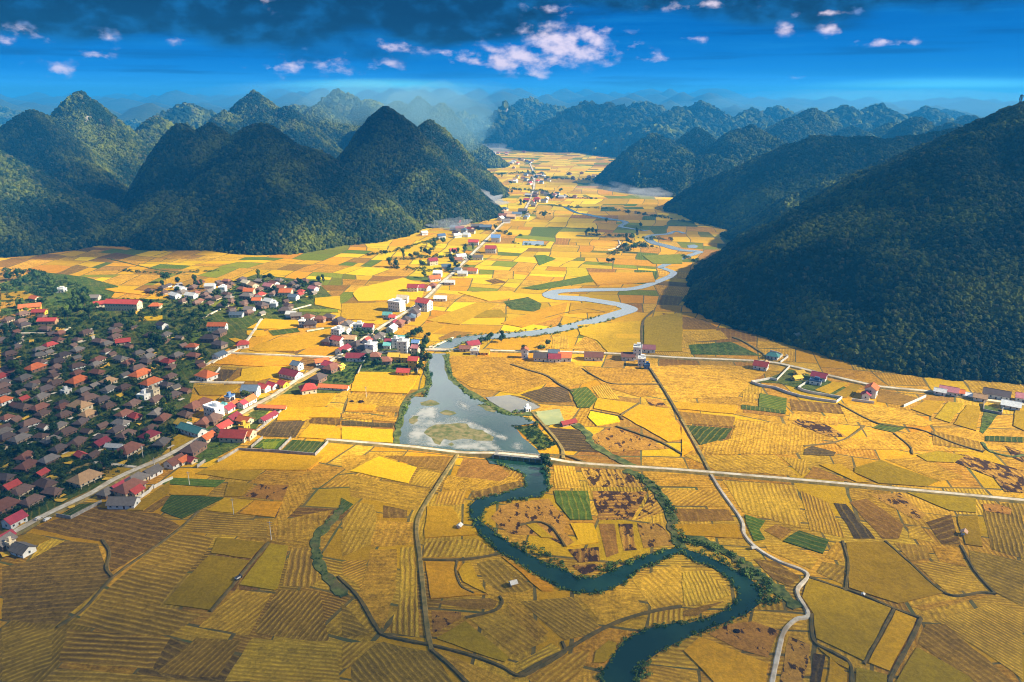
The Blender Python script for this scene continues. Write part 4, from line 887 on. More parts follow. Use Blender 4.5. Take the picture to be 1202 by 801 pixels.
# (pixel x, y of the house's foot, form, width, depth, height, storeys, roof, wall, road it follows, label or None)
MANUAL = '''146 364 gab 38 11 8 2 red cream e long two-storey cream school with a red roof and rows of windows; the long red-roofed school
122 360 gab 22 9 5 1 red cream a low red-roofed wing joined to the left end of the school
36 364 gab 24 10 5 1 orange yellow a long orange-roofed hall with yellow trim among dark trees; the long orange-roofed hall
42 353 gab 14 9 4 1 orange cream b small orange-roofed house behind the long orange-roofed hall
47 369 gab 16 8 4 1 red yellow 0 low red roof with yellow awning in front of the long orange-roofed hall
57 381 gab 22 9 6 1 red tan 0 red-roofed hall with white columns beside a yellow yard; the red-roofed hall by the yellow yard
256 388 gab 22 10 6.5 2 orange white 0 long white villa under an orange roof beside the lane; the long orange-roofed villa
183 362 bun 13 9 4 1 orange cream 0 orange pyramid roof right of the school
285 408 bun 13 10 5 1 red white a red-roofed white house standing at the edge of yellow paddies; the red-roofed house by the yellow paddies
243 445 bun 17 14 5 1 orange white b big orange hip-roofed house beside a brown plot; the big orange hip-roofed house
226 410 bun 11 9 4 1 orange white 0 small orange-roofed white house with a yellow yard by the lane; the small orange-roofed house by the lane
42 435 bun 17 11 4 1 orange wood v bright orange roof alone among dark trees at the upper left; the lone bright orange roof
92 451 bun 18 12 4.5 1 orange wood v vivid orange-red roof in the middle of the brown village; the vivid orange-red roof mid-village
166 443 bun 20 12 4.5 1 orange cream v wide orange-red roof behind its lower twin; the upper orange-red twin roof
178 453 bun 18 11 4.5 1 orange white v wide orange-red roof in front of its upper twin; the lower orange-red twin roof
5 474 bun 12 9 4 1 orange white v orange-roofed white house cut by the photo's left edge; the orange roof at the left edge
2 446 bun 12 9 4 1 red white v red roof cut by the left edge beneath dark trees
95 481 bun 17 13 5 1 tan cream V pale tan new roof on a house under construction; the pale tan roof
104 490 bun 12 9 4 1 tan mud v small pale unfinished house just in front of the pale tan roof
172 468 flat 14 9 5 1 white white v low white flat-roofed building amid gardens; the low white building
181 466 flat 8 8 7 2 cream cream v cream two-storey block right of the low white building
295 465 gab 15 12 7 2 slate white 0 white two-storey house under a dark slate roof; the white house with slate roof
310 459 gab 11 8 5 1 red white b white gable front with red roof beside the main road
320 456 gab 10 8 4 1 crimson white b crimson-roofed shop between two red gables
333 455 gab 9 8 5 1 red yellow b yellow-fronted shop house with a red roof beside the main road
342 443 gab 22 12 5 1 crimson white b white hall under a crimson and white striped roof; the white hall with crimson roof
349 434 gab 10 9 6 2 slate white b grey pointed roof behind the white hall
362 461 bun 14 12 5.5 1 red cream a red pyramid-roofed house on the field side of the road; the red pyramid-roofed house
374 448 bun 14 11 5 1 dark wood v dark tiled house right of the red pyramid-roofed house
392 457 gab 30 6 3 1 orange white e long low orange-roofed shed behind a white wall
270 470 flat 8 6 4 1 blue white v small blue-roofed shed near the slate-roofed white house
252 488 flat 16 10 8 2 white white b white two-storey block with a roof terrace; the white terrace block
264 481 bun 9 7 5 1 teal white b small teal roof just behind the white terrace block
226 509 gab 26 9 5 1 teal white b long white shed under a teal and yellow sheet roof; the long teal-roofed shed
216 502 gab 12 9 5 1 yellow white b yellow sheet roof adjoining the long teal-roofed shed
276 516 gab 22 13 5 1 red cream e big red roof in front of the roadside row; the big red roof by the green plots
290 514 gab 12 11 5 1 orange cream N bright orange roof joined to the big red roof
229 481 bun 14 11 4.5 1 rust wood v rust-red roof at the left of a pair behind the orchard
238 477 bun 14 10 4.5 1 rust wood v rust-red roof at the right of a pair behind the orchard
315 493 gab 18 6 3.5 1 crimson white v long slim crimson shed along the pale wall
320 481 gab 26 4 3 1 orange cream e thin orange-roofed row of sheds at the field edge
288 497 gab 12 9 4 1 orange cream V orange roof in the field-side roadside row
274 494 gab 12 8 4 1 crimson cream v crimson roof hugging the field side of the road
262 504 gab 14 8 4 1 red cream v red roof wedged between road and big red roof
244 517 gab 12 8 4 1 orange cream v orange-red roof on the field side of the road
268 483 gab 10 8 4 1 crimson white v crimson shop left of the road
273 479 gab 10 8 4 1 orange white v orange shop roof left of the road
293 474 gab 12 8 5 1 orange white v orange-red shop front near the slate-roofed house
286 478 gab 9 7 5 1 crimson white v crimson shop front facing the road near the slate-roofed house
287 504 flat 8 6 3.5 1 yellow yellow v small yellow flat roof in the roadside row
250 496 bun 14 11 4.5 1 brown wood v
240 500 bun 12 9 4.5 1 rust wood v
206 546 gab 14 10 4 1 rust white v rust-red barn beside the lane junction garden
215 544 gab 8 6 3.5 1 orange cream v small orange roof at the village edge above the olive paddy
225 543 gab 7 6 3 1 red cream b small red roof nearest the olive paddy
228 531 bun 18 12 4.5 1 brown wood v
153 578 hip 18 13 5 1 rust cream v large rust-red roofed compound below the main road; the red compound
143 575 gab 15 7 4.5 1 crimson cream v long crimson roof on the left of the red compound
160 581 gab 9 7 4 1 red cream v bright red roof at the right of the red compound
160 569 hip 15 11 5 1 grey cream v grey-brown roof between the red compound and the road
179 558 gab 12 9 4 1 grey white v grey roof at the upper right corner of the red compound
146 594 gab 19 10 4 1 grey white 0 wide low grey shed in front of the red compound
126 582 bun 10 8 3.5 1 grey wood v small grey roof left of the red compound
101 567 hip 18 13 5 1 tan cream v pale ochre patch-roofed house beside the road; the ochre-roofed house by the road
18 616 gab 12 9 5 1 crimson white v crimson sheet roof beside the near end of the road; the near crimson roof
28 649 gab 12 9 3.5 1 grey white V low grey shed nearest the camera at the road end; the near grey shed
5 641 gab 11 9 4 1 grey wood v
8 634 gab 8 6 3.5 1 crimson wood v small crimson roof beside the white car near the road end
14 645 flat 4 4 5 1 cream cream v small cream tower-like hut behind the near grey shed
14 575 gab 10 7 4 1 red wood v red roof left of the dark garden near the road
5 600 hip 16 12 5 1 rust wood v
32 551 bun 14 9 4 1 rust wood v
176 516 bun 13 10 4.5 1 crimson cream v crimson roof at the inner edge of the village
119 524 gab 12 8 4 1 crimson wood v crimson roof amid brown ones in the middle of the near village
152 533 hip 17 13 5 1 rust cream v broad rust-red roof facing the olive meadow
135 527 gab 14 5 3 1 white white e long narrow white sheet roof among brown houses
78 462 flat 8 6 3 1 white white v small white flat roof alone in a garden
128 451 bun 12 10 4 1 tan cream v pale tan roof just right of the vivid orange-red roof
388 433 gab 16 10 5 1 crimson white b crimson-roofed house left of the crossroads road
378 428 gab 14 8 4.5 1 orange white a orange-roofed house left of the main road
397 405 gab 14 10 7 2 red white b red roof on the tall white house by the tip of the paddies
403 414 gab 18 9 5 1 crimson white v curving crimson roof on the left of the crossroads
410 404 gab 16 10 7 2 tan cream 0 pale orange roof behind the crossroads
386 404 bun 13 11 5 1 dark wood v
418 423 gab 20 11 5 1 crimson white e wide crimson hall at the crossroads; the wide crimson hall
390 436 bun 16 11 5 1 rust wood v
400 434 gab 8 5 4 1 yellow yellow v little yellow shop right of the rust-roofed houses
436 414 flat 12 10 9 3 white white n tall white three-storey block at the crossroads; the white crossroads block
431 407 gab 10 9 7 2 red white n red gable behind the white crossroads block
440 422 bun 12 10 5 1 rust cream 0 rust-red roof with pale trim right of the wide crimson hall
452 427 bun 14 10 4.5 1 rust mud 0 rust-red roof in front of the yellow houses
474 415 flat 12 11 13 4 white white n tallest white four-storey house near the pool; the tallest white house
466 408 flat 9 9 9 3 white white n white three-storey house left of the tallest one
463 424 gab 12 9 6 2 yellow yellow e yellow house with yellow roof near the crossroads
476 425 gab 9 8 6 2 yellow yellow e second yellow house, nearer the river trees
486 432 gab 10 9 9 2 red yellow N tall yellow villa with red roof beside the river trees; the yellow villa
474 440 gab 13 8 4.5 1 red yellow e low yellow house with red roof nearest the stubble field
459 405 gab 13 8 5 1 crimson white e crimson roof behind the white crossroads cluster
455 409 gab 8 7 5 1 teal white e teal roof beside the white crossroads block
470 402 gab 10 8 6 1 teal white e green-teal roof behind the tallest white house
488 415 gab 8 8 7 2 pink cream N salmon-pink narrow house beside the river trees
488 405 gab 8 7 4 1 blue white e small blue roof at the river end of the crossroads
397 396 flat 12 10 9 3 white white b white three-storey block behind the paddy tip
406 393 gab 11 9 7 2 cream white b cream-roofed house beside the white block by the paddy tip
420 408 bun 12 10 5 1 dark mud v
424 412 bun 12 9 4.5 1 grey mud v
430 418 bun 11 9 4.5 1 grey wood v
446 398 bun 12 10 5 1 grey white n
440 402 bun 12 9 5 1 dark white n
460 389 gab 15 9 5 1 white white n white house with pale sheet roof above the crossroads
463 383 gab 13 8 5 1 crimson white n crimson roof above the pale-roofed white house
433 387 gab 12 9 5 1 crimson white e crimson-roofed white house at the edge of yellow paddies
421 387 flat 12 8 6 2 white white e white block left of the crimson-roofed house by the paddies
408 384 bun 14 10 5 1 grey white v
398 380 bun 14 10 5 1 dark wood v
466 365 flat 18 12 11 3 white white b large white three-storey building left of the straight road; the large white building
473 356 gab 14 10 7 2 cream white e pale-roofed house behind the large white building
455 373 gab 11 9 5 1 teal white e teal-roofed house alone by the paddies left of the road
461 375 gab 8 7 4 1 red white e red-roofed lean-to beside the lone teal roof
498 364 gab 18 13 10 3 red white b large white house with a red ridge and many windows right of the road; the red-ridged white house
487 371 bun 13 11 5 1 dark mud n
483 376 bun 13 10 5 1 slate wood n
476 379 bun 13 10 5 1 dark mud n
469 383 bun 14 10 5 1 rust wood n
490 366 gab 9 9 6 1 dark white n
485 342 gab 14 11 6 2 red white e leftmost white house of a red-roofed row left of the road; the red-roofed white row
493 341 gab 12 10 5 2 crimson white e middle white house of the red-roofed row
500 341 gab 11 10 5 1 orange white b orange-roofed end house of the red-roofed row
508 338 bun 10 9 4 1 rust wood n
517 353 gab 16 9 4 1 white white e low white house right of the straight road
528 334 gab 14 8 4 1 white white e white shed right of the road farther up
556 288 gab 18 11 6 2 red white e white house with red roof left of the distant road; the far red-roofed house
576 297 gab 18 12 8 2 red white e white house with red roof right of the distant road
582 284 gab 16 14 8 2 blue white e tall blue-roofed white house right of the distant road; the blue-roofed house
508 311 gab 14 11 7 2 crimson cream a crimson-roofed tall house among trees left of the road; the crimson house in the trees
510 330 gab 16 11 5 1 orange white a orange-roofed house beside trees left of the road
514 325 gab 12 10 6 2 white white e white house beside the orange roof left of the road
532 297 gab 12 9 5 1 red cream a red roof among dark trees left of the far road
541 304 gab 16 11 5 1 white white a white-roofed house in the trees left of the far road
537 307 gab 14 9 4 1 rust mud a
555 321 gab 14 10 5 1 orange white e orange roof right of the straight road beside a green plot
543 324 gab 14 9 5 1 white white e white house beside the orange roof on the right of the road
538 320 gab 10 8 5 1 slate white e
561 305 gab 16 10 5 1 grey white e grey-roofed house right of the far road
524 315 gab 14 9 4 1 slate white e
492 246 gab 16 11 6 1 red cream e red roof at the foot of the forested hill; the red roof at the hill foot
480 249 gab 14 10 5 1 rust white a
486 256 gab 16 11 5 1 dark mud a
493 260 gab 15 11 5 1 slate mud a
500 252 gab 15 11 5 1 dark mud a
504 264 gab 15 11 5 1 dark white a
518 280 gab 14 9 6 1 blue white a small blue-white house at the forest edge
498 276 gab 12 9 5 1 white white a white house at the forest edge below the hill
536 264 gab 18 12 6 1 red white e red roof in the hamlet under the smoke; the hamlet's red roof
533 270 gab 16 11 6 1 slate white e
540 271 gab 16 11 6 1 crimson white e
537 279 gab 14 9 5 1 white white e
543 262 gab 14 9 5 1 white white e
560 268 gab 24 12 5 1 grey mud e
570 269 gab 24 12 5 1 slate mud e
594 262 gab 16 10 6 1 grey white e
600 257 gab 18 12 6 1 tan mud e
590 256 gab 18 12 6 1 rust mud e
607 254 gab 20 12 6 1 slate white e
614 250 gab 20 12 6 1 grey mud e
597 253 gab 18 12 5 1 tan white e
616 420 gab 7 7 9 2 orange white E narrow orange-roofed house with a pointed front by the cross road; the pointed orange-roofed house
636 423 gab 17 12 5 1 dark white e dark-roofed house with white posts on the cross road
651 424 gab 13 11 5 1 crimson white e crimson roof in the middle of the cross-road row; the cross-road row
663 423 gab 14 12 5.5 1 orange white e orange-red roof at the right end of the cross-road row
650 418 gab 12 8 5 1 slate white e grey roof behind the crimson cross-road roof
697 422 gab 20 11 5 1 rust white e rust-roofed house with a fenced green yard; the rust-roofed house by the green yard
737 422 gab 14 10 5 1 rust white e brown-pink house left of the white tower house
748 421 flat 9 12 12 3 white white N tall white tower house on the cross road; the white tower house
753 429 flat 8 9 7 2 white white N lower white block in front of the white tower house
759 433 flat 6 6 4 1 blue blue N small bright blue shed below the white tower house
761 413 gab 14 10 5 1 pink white e pink-red roof behind the white tower house
555 409 gab 14 10 6 1 crimson cream a dark crimson house on the spit beside the upper river; the crimson house on the spit
546 412 gab 12 8 4 1 rust cream e rust roof on the spit near the bridge
557 416 flat 9 6 4 1 white white e small white shed on the spit by the road
569 416 gab 10 7 3.5 1 yellow yellow e yellow-roofed shed on the spit by the road
893 433 gab 14 11 5 1 red white r red-roofed white house beside the bend of the hill road; the red-roofed house by the hill
898 430 gab 7 6 4 1 tan cream R small tan annex right of the red-roofed house by the hill
907 421 bun 12 9 4 1 teal white r turquoise shed at the foot of the right hill
938 440 gab 10 6 3 1 yellow yellow a yellow shed, upper of two inside the walled enclosure
935 446 gab 10 6 3 1 yellow yellow a yellow shed, lower of two inside the walled enclosure
961 446 gab 14 10 5 1 crimson white r dark crimson house inside the enclosure by the road; the crimson enclosure house
957 451 flat 11 7 3.5 1 blue white r bright blue flat roof beside the crimson enclosure house
1022 465 gab 12 10 8 2 orange white R orange-roofed white house alone under the right hill; the lone orange-roofed white house
1016 468 gab 8 7 5 1 crimson white R small white annex with crimson roof on the lone orange-roofed house
1113 463 gab 16 10 5 1 pink white r pink-roofed house under the right hill; the pink-roofed house
1103 463 gab 10 7 4 1 white white r white shed left of the pink-roofed house
1125 464 gab 9 7 4 1 orange cream r orange shed right of the pink-roofed house
1139 467 gab 11 6 3 1 white white r low white sheet roof along the hill road
1150 470 gab 11 8 4 1 tan white r pale tan house along the hill road
1169 467 gab 22 11 5 1 dark white r long dark-roofed house against the right hill; the long dark-roofed house
1186 479 gab 15 10 4 1 white white r white sheet-roofed shed near the right edge
1200 471 gab 12 10 5 1 pink white r pinkish house cut by the right edge
667 499 gab 14 5 3 1 red mud a red shed beside the yellow-green pond; the red pond shed
619 483 flat 5 4 3 1 white white a tiny white hut between the ponds
293 346 gab 13 10 6 1 orange cream 0 orange roof in the far hamlet behind the village; the far hamlet's orange roof
336 347 gab 16 12 6 1 orange cream 0 large orange roof at the right of the far hamlet; the far hamlet's large orange roof
302 356 gab 11 8 5 1 orange white 0 small orange-red roof in front of the far hamlet
262 344 flat 9 8 7 2 white white 0 white two-storey house in the far hamlet; the far hamlet's white house
247 339 gab 13 9 5 1 white white 0
212 342 gab 16 9 5 1 white white b
206 350 gab 16 9 5 1 white white b
225 350 gab 16 9 5 1 white white b
290 335 gab 14 10 5 1 cream cream b
298 338 gab 14 10 5 1 tan cream b
316 339 gab 14 10 5 1 pink cream b
322 336 gab 13 9 5 1 rust white b
330 341 gab 13 9 5 1 rust cream b
316 357 gab 12 9 5 1 white white b
322 361 flat 8 7 5 1 white white 0
308 362 bun 13 11 5 1 dark wood b
290 351 bun 15 10 5 1 grey mud b
345 352 gab 12 9 5 1 slate white b
368 342 gab 12 9 5 1 pink white b
355 383 flat 7 7 6 2 white white 0 small white house at the left of the middle hamlet; the middle hamlet's white house
362 376 bun 13 10 5 1 rust white 0
364 384 bun 15 10 5 1 dark mud 0
342 372 gab 12 9 5 1 white white 0
348 374 gab 13 9 5 1 grey mud 0
376 378 bun 13 9 5 1 rust mud 0
386 376 bun 14 10 5 1 dark mud 0
278 372 gab 17 9 4 1 slate white 0 long dark-roofed house above the lane right of the orange-roofed villa
293 366 gab 12 9 4 1 grey white b
335 368 bun 14 10 5 1 dark mud 0
258 394 bun 15 11 5 1 dark wood v
246 401 bun 17 11 5 1 dark wood 0
258 408 bun 15 10 5 1 dark mud b
258 420 gab 14 9 4 1 slate white v grey-roofed house with red end beside the lane
191 386 gab 12 9 6 1 dark white b
145 404 gab 15 9 4 1 red cream a red roof at the heart of the upper village; the red roof of the upper village
72 343 flat 12 9 4 1 white white 0 white sheet-roofed shed in the grove behind the village
112 352 gab 12 9 4 1 grey cream 0
8 386 gab 13 9 4 1 grey white 0'''
ANGS = {'v': ANG_V, 'V': ANG_V+math.pi/2, 'e': ANG_E, 'E': ANG_E+math.pi/2, 'r': ANG_R, 'R': ANG_R+math.pi/2, 'n': ANG_N, 'N': ANG_N-math.pi/2, '0': 0.0, 'a': math.radians(25), 'b': math.radians(-30)}
ROOFWORD = {'hip': 'stilt house', 'bun': 'hip-roofed house', 'gab': 'gabled house', 'flat': 'flat-roofed block'}
placed = []
def put_house(px, py, t, w, d, h, fl, rc, wc, ang, label, grp):
    p = at_ground(px, py); k = .68 if 'tiled' in grp else .84 if p.y > 760 and 'two-storey cream school' not in (label or '') else .95 if p.y > 760 else .78; w, d, h = w*k, d*k, h*(k+.1 if fl > 1 else k)
    placed.append((p.x, p.y, max(w, d)*.5+1.2))
    k = random.uniform(.7, 1.5); roofc = tuple(c*k for c in C_[rc]); k = random.uniform(.88, 1.1); wallc = tuple(min(.8, c*k) for c in C_[wc])
    jit = random.uniform(-.06, .06) if label else random.gauss(0, .16)
    if ang in 'vVnN' and t == 'flat': pass
    a = ANGS[ang]+jit; a = (a+math.pi/2) % math.pi - math.pi/2      # the doors face the viewer's side
    if label is None and t == 'flat': rc = wc
    HOUSES.append(dict(o=None, args=(p, (t, w, d, h, fl), a, roofc, wallc), size=(1e9 if label else 0)+(w+h)/p.y, px=px, py=py, t=t, rc=rc, wc=wc, fl=fl, label=label, grp=grp))
for ln in MANUAL.strip().splitlines():
    f = ln.split(None, 10); lab = f[10] if len(f) > 10 else None
    put_house(float(f[0]), float(f[1]), f[2], float(f[3]), float(f[4]), float(f[5]), int(f[6]), f[7], f[8], f[9], lab, 'houses of the valley')
# ---------------------------------------------------------------- yards where grain dries
YARDS = '''X 420,700 480,672 540,668 520,700 440,712;X 430,750 520,735 510,760;X 150,440 205,405 210,425 170,445;X 815,270 860,252 872,268 850,285;X 730,70 770,35 775,65;X 1050,100 1080,60 1115,48 1125,60 1075,110;X 0,785 90,735 110,735 30,800;X 605,640 660,625 650,645;X 690,660 750,640 755,655 700,670;X 830,750 900,725 895,745 860,765;X 440,752 510,733 520,750;X 960,470 1000,468 985,485;N 355,185 405,180 410,210 370,220;N 700,190 850,185 850,205 720,210;N 380,340 480,340 440,365 390,360;N 525,360 640,295 650,310 560,355;N 118,545 170,505 190,515 130,555;N 0,720 60,715 80,740 20,755;N 470,400 530,385 530,400 490,412;V 430,420 560,405 540,425 440,440;V 220,160 270,130 285,160 240,180;V 320,495 360,460 380,455 340,500;V 495,490 560,488 545,515 500,515;V 770,215 830,190 825,220 780,235;W 330,455 400,450 465,460 440,478 340,475;W 205,540 240,538 245,555 205,560;W 950,340 990,305 985,330 960,360;K 750,345 830,335 825,370 770,380'''
for i, ln in enumerate(YARDS.split(';')):
    c, s = ln.split(None, 1); P = cgr(c, s); q = sum(P, Vector())/len(P); placed.append((q.x, q.y, 3.5)); sheet('drying_yard', roughen(P, 3, .2), .80+i*.002, M_STRAW)
# the close-set brown houses of the village fill what is left between the gardens
VPOLY = cpx('Z', '0,380 20,368 60,372 70,392 110,392 140,380 170,384 200,392 232,402 246,414 236,434 210,436 222,458 205,474 222,488 212,510 190,530 160,540 140,556 105,572 70,585 40,600 0,618')
VPOLY2 = cpx('Z', '170,345 200,335 250,332 300,328 372,332 372,350 340,362 300,372 262,368 240,362')
def inside(p, poly):
    x, y = p; c = False; n = len(poly)
    for i in range(n):
        (x1, y1), (x2, y2) = poly[i], poly[i-1]
        if (y1 > y) != (y2 > y) and x < (x2-x1)*(y-y1)/(y2-y1)+x1: c = not c
    return c
HR = random.Random(3); LANEPX = [(163, 550, 110, 544), (110, 544, 40, 572), (223, 449, 287, 450)]
def near_lane(px, py):
    return any(abs((py-y1)*(x2-x1)-(px-x1)*(y2-y1))/math.hypot(x2-x1, y2-y1) < 4 and min(x1, x2)-3 < px < max(x1, x2)+3 for x1, y1, x2, y2 in LANEPX)
sizes = [('hip', 13.5, 9.5, 4.8, 1), ('hip', 11.5, 8.5, 4.6, 1), ('hip', 15, 10, 5.0, 1), ('bun', 10, 8, 3.6, 1), ('gab', 9, 6.5, 3.4, 1)]
n_b = 0
for tries in range(14000):
    two = tries % 6 == 0
    poly = VPOLY2 if two else VPOLY
    px = HR.uniform(170, 372) if two else HR.uniform(-2, 250); py = HR.uniform(330, 372) if two else HR.uniform(370, 615)
    if not inside((px, py), poly) or near_lane(px, py): continue
    if not two and HR.random() > (.35 if py < 420 else 1): continue
    p = at_ground(px, py); s = HR.choices(sizes, (30, 26, 18, 10, 14))[0]; rad = max(s[1], s[2])*.34+HR.choice((.1, .5, 1.2, 3.0))
    if any((p.x-a)**2+(p.y-b)**2 < (rad+c)**2 for a, b, c in placed): continue
    rc = HR.choices(('brown', 'dark', 'grey', 'rust', 'red'), (46, 18, 20, 13, 2.5))[0]; wc = HR.choices(('wood', 'mud', 'cream', 'white'), (40, 30, 22, 8))[0]
    put_house(px, py, *s, rc, wc, 'v' if HR.random() < .75 else 'V', None, 'tiled houses of the village'); n_b += 1
    if HR.random() < .38:      # a paved yard before the house, some with grain spread to dry
        w_ = HR.uniform(1.5, 3.2); l_ = HR.uniform(3, 6.5); o_ = Vector((math.cos(ANG_V), math.sin(ANG_V), 0)); q_ = Vector((o_.y, -o_.x, 0)); c_ = p+q_*(rad+w_*.6+1.0)
        sheet('drying_yard', [c_-o_*l_/2-q_*w_/2, c_+o_*l_/2-q_*w_/2, c_+o_*l_/2+q_*w_/2, c_-o_*l_/2+q_*w_/2], .86+n_b*.0015, M_STRAW if HR.random() < .5 else M_ROAD); placed.append((c_.x, c_.y, w_*.6))
    if n_b >= 200: break
ORD = 'nearest second third fourth fifth sixth seventh eighth ninth tenth eleventh twelfth thirteenth fourteenth fifteenth sixteenth seventeenth eighteenth nineteenth twentieth'.split()
for tries in range(900):       # hamlets strung along the road far up the valley
    cxp, cyp, sx_, sy_ = HR.choice(((600, 256, 16, 6), (622, 212, 26, 6), (640, 207, 40, 4), (655, 232, 18, 4), (608, 190, 16, 5), (585, 180, 24, 2.5), (725, 210, 36, 2), (546, 272, 12, 6), (496, 254, 16, 9), (628, 236, 10, 6)))
    px, py = HR.gauss(cxp, sx_*.6), HR.gauss(cyp, sy_*.6); p = at_ground(px, py)
    if py < 178 or any((p.x-a)**2+(p.y-b)**2 < (9+c)**2 for a, b, c in placed): continue
    put_house(px, py, HR.choice(('gab', 'bun')), HR.uniform(11, 16), 10, 5, 1, HR.choice(('brown', 'grey', 'rust', 'slate', 'tan', 'white', 'red')), HR.choice(('white', 'cream', 'mud')), HR.choice('vVb0'), None, 'hamlet houses'); n_b += 1
    if n_b > 290: break
HOUSES.sort(key=lambda h: -h['size'])
far_v = []; far_f = []; far_c = []
for h in HOUSES[300:]:      # the smallest and most distant ones read as one mass of roofs
    p, key, a, rcol, wcol = h['args']; W_, R_, _, _ = kind_of(key); ca_, sa_ = math.cos(a), math.sin(a)
    for me_, col_ in ((W_, wcol), (R_, rcol)):
        i = len(far_v); far_v += [(p.x+v.co.x*ca_-v.co.y*sa_, p.y+v.co.x*sa_+v.co.y*ca_, .3+v.co.z) for v in me_.vertices]
        for f in me_.polygons: far_f.append([i+j for j in f.vertices]); far_c += [(*col_, 1)]*len(f.vertices)
HOUSES = HOUSES[:300]
for h in HOUSES: h['o'] = house(*h['args'])
if far_v:
    me = bpy.data.meshes.new('distant_roofs'); me.from_pydata(far_v, [], far_f); at_ = me.color_attributes.new('col', 'FLOAT_COLOR', 'CORNER'); at_.data.foreach_set('color', np.array(far_c, np.float32).ravel())
    struct(link('distant_roofs', me, mat('distant_paint', (.3, .2, .2), .85, lambda b, p, nt: lk(nt, b.n('ShaderNodeAttribute', attribute_name='col').outputs[0], p.inputs['Base Color']))), 'stuff')
LMK = [(h['px'], h['py'], h['label'].split(';')[1].strip()) for h in HOUSES if h['label'] and ';' in h['label']]
LMK += [(506, 414, 'the bridge over the wide pool'), (608, 545, 'the long lower bridge'), (163, 551, 'the lane junction on the village road')]
def relate(items, noun):       # say which one by its order from the nearest thing that has a name of its own
    by = {}
    for it in items:
        L = min(LMK, key=lambda l: (l[0]-it['px'])**2+((l[1]-it['py'])*1.8)**2)
        dx, dy = it['px']-L[0], (it['py']-L[1])*1.8
        di = ('right of' if dx > 0 else 'left of') if abs(dx) > abs(dy) else ('in front of' if dy > 0 else 'behind')
        by.setdefault((noun(it), di, L[2]), []).append((dx*dx+dy*dy, it))
    for (nm, di, L), v in by.items():
        v.sort(key=lambda q: q[0])
        for k, (_, it) in enumerate(v):
            o = '' if len(v) == 1 else ('nearest ' if k == 0 else 'farthest ' if k == len(v)-1 else (ORD[k]+' nearest ') if k < 20 else 'very distant ')
            it['text'] = f'{o}{nm} {di} {L}'
def hn(h):
    if h['t'] == 'flat': return f"{h['wc']} {'multi-storey' if h['fl'] > 1 else 'single-storey'} {ROOFWORD['flat']}"
    return f"{h['rc']}-roofed {ROOFWORD[h['t']].replace('hip-roofed house', 'square house')}"
relate([h for h in HOUSES if not h['label']], hn)
for h in HOUSES:
    tag(h['o'], h['label'].split(';')[0].strip() if h['label'] else h['text'], 'house', h['grp'])
# ---------------------------------------------------------------- bridges
def bridge(A, B, w, deck, label, spans):
    r = empty('road_bridge', ((A.x+B.x)/2, (A.y+B.y)/2, 0), math.atan2(B.y-A.y, B.x-A.x)); L = (B-A).length
    m = MB(); m.box(-L/2, L/2, -w/2-.4, w/2+.4, deck-.7, deck-.02); link('deck', m.mesh(), M_CONC, r)
    for sg in (-1, 1):
        m = MB(); y = sg*(w/2+.3); m.box(-L/2, L/2, y-.08, y+.08, deck+.75, deck+.9); m.box(-L/2, L/2, y-.06, y+.06, deck+.35, deck+.45)
        for k in range(int(L/2)+1): x = -L/2+k*L/int(L/2); m.box(x-.1, x+.1, y-.1, y+.1, deck-.02, deck+.95)
        link('railing', m.mesh(), M_WHITE, r)
    for k in range(1, spans):
        x = -L/2+k*L/spans
        m = MB(); m.box(x-.35, x+.35, -w/2-.3, w/2+.3, -.5, deck-.7); link('pier', m.mesh(), M_CONC, r)
    for sg in (-1, 1):
        m = MB(); x = sg*(L/2); m.box(min(x, x+sg*1.0), max(x, x+sg*1.0), -w/2-.6, w/2+.6, -.5, deck-.72); link('abutment', m.mesh(), M_CONC, r)
    tag(r, label, 'bridge')
bridge(at_ground(581, 537.2), at_ground(643, 543.2), 4.2, 3.1, 'long low concrete bridge on many piers carrying the lower road over the river', 9)
bridge(at_ground(503, 411.6), at_ground(528, 412.2), 5.0, .92, 'short concrete bridge where the wide pool meets the cross road', 3)
# ---------------------------------------------------------------- walls round the yards
WALLS = (('C', '400,250 310,345 265,335 130,360 200,385 300,400 390,435 480,460 600,482 730,500 770,470 650,450 560,435 500,420 460,400 530,355', 'white wall winding round the open enclosure by the hill foot', M_WHITE), ('C', '840,485 995,505', 'short white wall in front of the orange-roofed white house', M_WHITE), ('J', '400,280 245,350', 'white wall beside the three olive paddies under the right hill', M_WHITE),
         ('J', '810,325 808,380 935,405 945,370', 'pale wall round the small green garden at the road end', M_CONC), ('V', '480,655 335,740', 'tan wall along the dark garden left of the green plots', M_CONC), ('V', '650,570 570,640', 'tan wall on the left side of the light green plot', M_CONC), ('V', '850,575 765,660', 'pale wall between the two green plots', M_CONC),
         ('V', '480,655 770,670 1020,692 1110,602', 'long grey wall in front of the two green plots', M_CONC), ('V', '780,385 590,540', 'straight pale wall on the field side of the roadside shops', M_CONC), ('T', '730,460 860,390 990,335', 'white wall running out from the red compound into the paddies', M_WHITE), ('T', '385,680 470,640 560,590 660,520 720,450', 'stepped cream wall in front of the red compound', M_WHITE),
         ('N', '400,460 500,477 715,365', 'grey wall round the dark green plot below the village road', M_CONC), ('N', '150,742 240,690', 'cream wall beside the grey shed at the near end of the road', M_WHITE), ('V', '190,775 245,735', 'short pale wall behind the olive paddy', M_CONC), ('V', '285,165 350,80', 'cream wall beside the big orange-roofed house', M_WHITE), ('K', '960,475 966,415', 'thin pale wall right of the yellow villa', M_CONC),
         ('K', '540,480 565,425', 'pale wall left of the crossroads gardens', M_CONC), ('C', '265,140 320,155 350,170 330,185', 'white broken wall beside the teal-roofed shed', M_WHITE), ('C', '335,220 390,180 375,170', 'white hooked wall right of the teal-roofed shed', M_WHITE))
